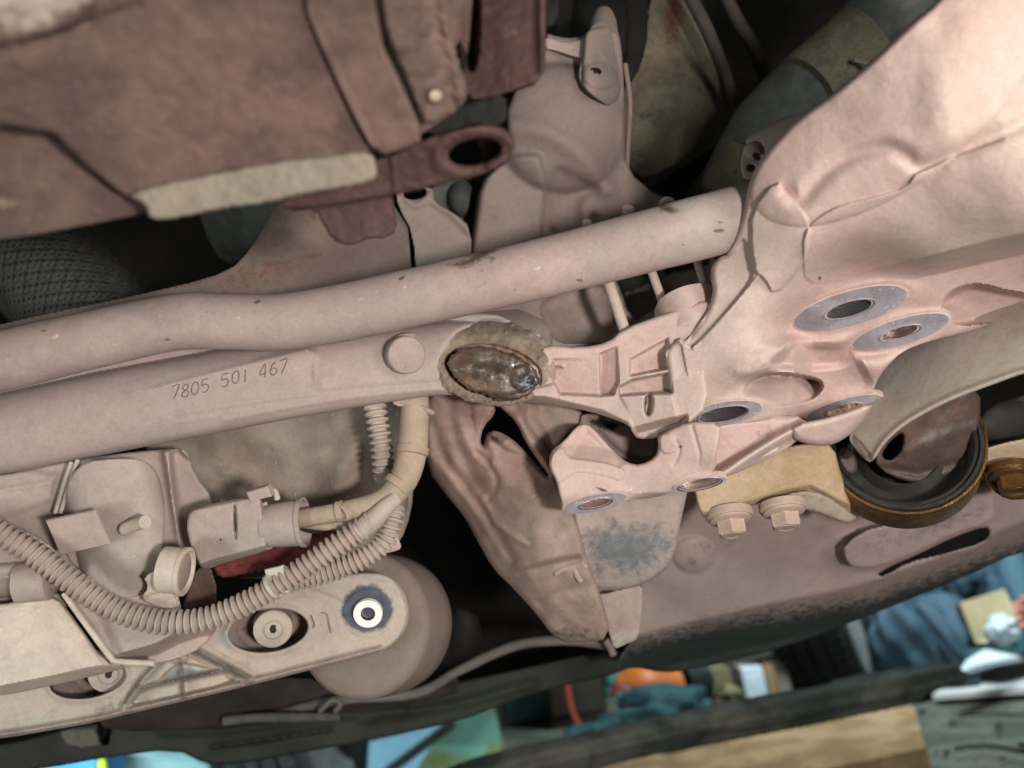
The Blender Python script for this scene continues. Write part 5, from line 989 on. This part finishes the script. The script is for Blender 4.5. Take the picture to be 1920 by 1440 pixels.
J = [atY(1700, 1240, Y0+.1), atY(1690, 1140, Y0+.15), atY(1700, 1040, Y0+.2), atY(1716, 960, Y0+.2), atY(1722, 900, Y0+.2),           # pelvis, waist, chest, neck, head
     atY(1780, 1130, Y0-.15), atY(1785, 1250, Y0-.2), atY(1800, 1290, Y0-.25),                                                    # right leg: knee, ankle, toe
     atY(1672, 1140, Y0-.1), atY(1690, 1265, Y0-.15), atY(1672, 1290, Y0-.2),                                                  # left leg
     atY(1790, 1000, Y0+.1), atY(1850, 1095, Y0), atY(1930, 1190, Y0-.12)]                                                       # right arm to wrist
skinned('clothed_body', J, [(0, 1), (1, 2), (2, 3), (3, 4), (0, 5), (5, 6), (6, 7), (0, 8), (8, 9), (9, 10), (2, 11), (11, 12), (12, 13)], [.10, .10, .12, .05, .08, .062, .045, .035, .06, .05, .035, .05, .042, .028], Mjean, pe)
relief_j = blob('jacket_back', 1758, 1105, Y0-.1, .05, .05, .07, Mjacket, .25, 7, parent=pe, fold=.04)
blob('trouser_fold', 1700, 1185, Y0-.22, .085, .06, .12, Mjean, .18, 9, parent=pe, fold=.09, tilt=-.15)
blob('trouser_fold', 1772, 1205, Y0-.26, .035, .04, .12, Mjean, .1, 4, parent=pe, fold=.05, tilt=-.35)
blob('sleeve', 1800, 1085, Y0-.08, .06, .05, .055, Mjean, .2, 2, parent=pe, fold=.06, tilt=.4)
hn = atY(1928, 1150, 2.2)
W0 = atY(1965, 1165, 2.22); HJ = [W0, atY(1935, 1158, 2.2)]; HE = [(0, 1)]; HR = [.024, .03]
for (a1, a2, a3, rr) in (((1925, 1136, 2.19), (1908, 1132, 2.18), (1899, 1139, 2.17), .0095), ((1922, 1146, 2.18), (1905, 1146, 2.165), (1897, 1153, 2.155), .010), ((1924, 1158, 2.17), (1908, 1160, 2.15), (1902, 1167, 2.145), .0095), ((1930, 1170, 2.16), (1916, 1174, 2.145), (1910, 1180, 2.14), .008), ((1936, 1140, 2.16), (1926, 1126, 2.14), (1914, 1122, 2.13), .010)):
    n0 = len(HJ); HJ += [atY(*a1), atY(*a2), atY(*a3)]; HE += [(1, n0), (n0, n0+1), (n0+1, n0+2)]; HR += [rr*1.1, rr, rr*.85]
skinned('hand', HJ, HE, HR, Mskin, pe)
bxx = thing('cardboard_box', 'open cream cardboard box with an olive side, beside the seated person', 'box', tuple(float(x) for x in atY(1830, 1170, 2.1)))
card('front_panel', [atY(1800, 1132, 2.12), atY(1882, 1106, 2.05), atY(1898, 1140, 2.05), atY(1906, 1190, 2.05), atY(1846, 1205, 2.1), atY(1828, 1204, 2.12)], Mcard, .008, bxx)
card('side_panel', [atY(1760, 1148, 2.3), atY(1800, 1132, 2.13), atY(1828, 1204, 2.13), atY(1800, 1235, 2.3)], Mcard2, .008, bxx)
blob('white_cloth', 1878, 1182, 2.02, .035, .03, .032, Mwht, .25, 8, fold=.05, label='crumpled white cloth under the hand, in front of the cardboard box', category='cloth')
blob('green_sheet_pile', 1880, 1215, 2.15, .16, .10, .03, Mcloth, .2, 11, tilt=-.15, label='dark green sheet under the cardboard box', category='sheet')
card('pale_blue_cloth', [atY(1796, 1262, 1.9), atY(1812, 1238, 1.95), atY(1846, 1217, 1.98), atY(1912, 1230, 1.98), atY(1870, 1238, 1.95), atY(1830, 1248, 1.9)], Mwht, .01, label='pale blue cloth folded on the floor, right of the beam end', category='cloth')
# floor sheet, board and beam
def flat(name, px, mat, z, th, parent=None, **kw): return card(name, [onfloor(x, y, z) for x, y in px], mat, th, parent, **kw)
flat('white_floor_sheet', [(1748, 1302), (1790, 1276), (1830, 1262), (1900, 1246), (2080, 1205), (2080, 1285), (1920, 1290)], Mpaper, .015, .012, label='long white sheet lying on the floor at the right edge', category='sheet')
flat('wooden_board', [(1040, 1470), (1120, 1430), (1440, 1368), (1712, 1322), (1737, 1402), (1500, 1452), (1380, 1500), (1040, 1530)], Mwood, .05, .035, label='yellowish bare wooden board lying below the dark beam', category='board')
bm_ = thing('dark_beam', 'long dark grey-green beam lying diagonally across the bottom, above the wooden board', 'beam', tuple(float(x) for x in P(1300, 1380, 1.0)))
relief('beam_top', [(780, 1470), (870, 1424), (1000, 1394), (1200, 1350), (1400, 1308), (1560, 1282), (1562, 1272), (1790, 1238), (1808, 1262), (1845, 1264), (1790, 1282), (1740, 1300), (1722, 1316), (1640, 1336), (1400, 1384), (1180, 1424), (1060, 1460), (950, 1500), (780, 1520)],
       [(900, 1430, .98), (1400, 1340, 1.0), (1800, 1260, 1.02)], Mbeam, bm_, [('line', [(780, 1480), (1000, 1412), (1400, 1326), (1780, 1252)], 16, 10), ('away', [(900, 1500), (1000, 1440), (1300, 1372), (1500, 1336), (1680, 1302), (1850, 1268), (1850, 1400), (900, 1560)], .8, 60), ('noise', 4, 60), ('poly', [(1280, 1400), (1330, 1376), (1420, 1366), (1640, 1318), (1760, 1296), (1760, 1420), (1280, 1440)], -9, 10)],
       step=3.5, thick=40, rim=(4, 4), rough=1.2, edge=1)
rs = np.random.RandomState(2)
V = []; Fc = []
for k in range(70):
    c = onfloor(1560+rs.rand()*420, 1320+rs.rand()*150)+np.array([0, 0, .0]); s = .002+rs.rand()**3*.010
    b0 = len(V)
    for q in ((1, 0, 0), (-1, 0, 0), (0, 1, 0), (0, -1, 0), (0, 0, .5), (0, 0, -.5)): V.append(c+s*np.array(q)*(.6+rs.rand(3)))
    for q in ((0, 2, 4), (2, 1, 4), (1, 3, 4), (3, 0, 4), (2, 0, 5), (1, 2, 5), (3, 1, 5), (0, 3, 5)): Fc.append([b0+i for i in q])
build('floor_debris', np.array(V), Fc, Mblk, None, smooth=False, kind='stuff', label='scattered dark crumbs on the concrete floor at lower right')
sweep('floor_cable', [onfloor(1790, 1405, .01), onfloor(1850, 1398, .01), onfloor(1960, 1418, .01)], 3, Mblk, None, world=True, step=.02, label='thin black cable on the concrete floor at the lower right corner', category='cable')
sweep('floor_crack_wire', [onfloor(1800, 1342, .01), onfloor(1860, 1339, .01), onfloor(1970, 1343, .01)], 2.2, Mblk, None, world=True, step=.02, label='thin dark wire lying on the floor right of the wooden board', category='wire')
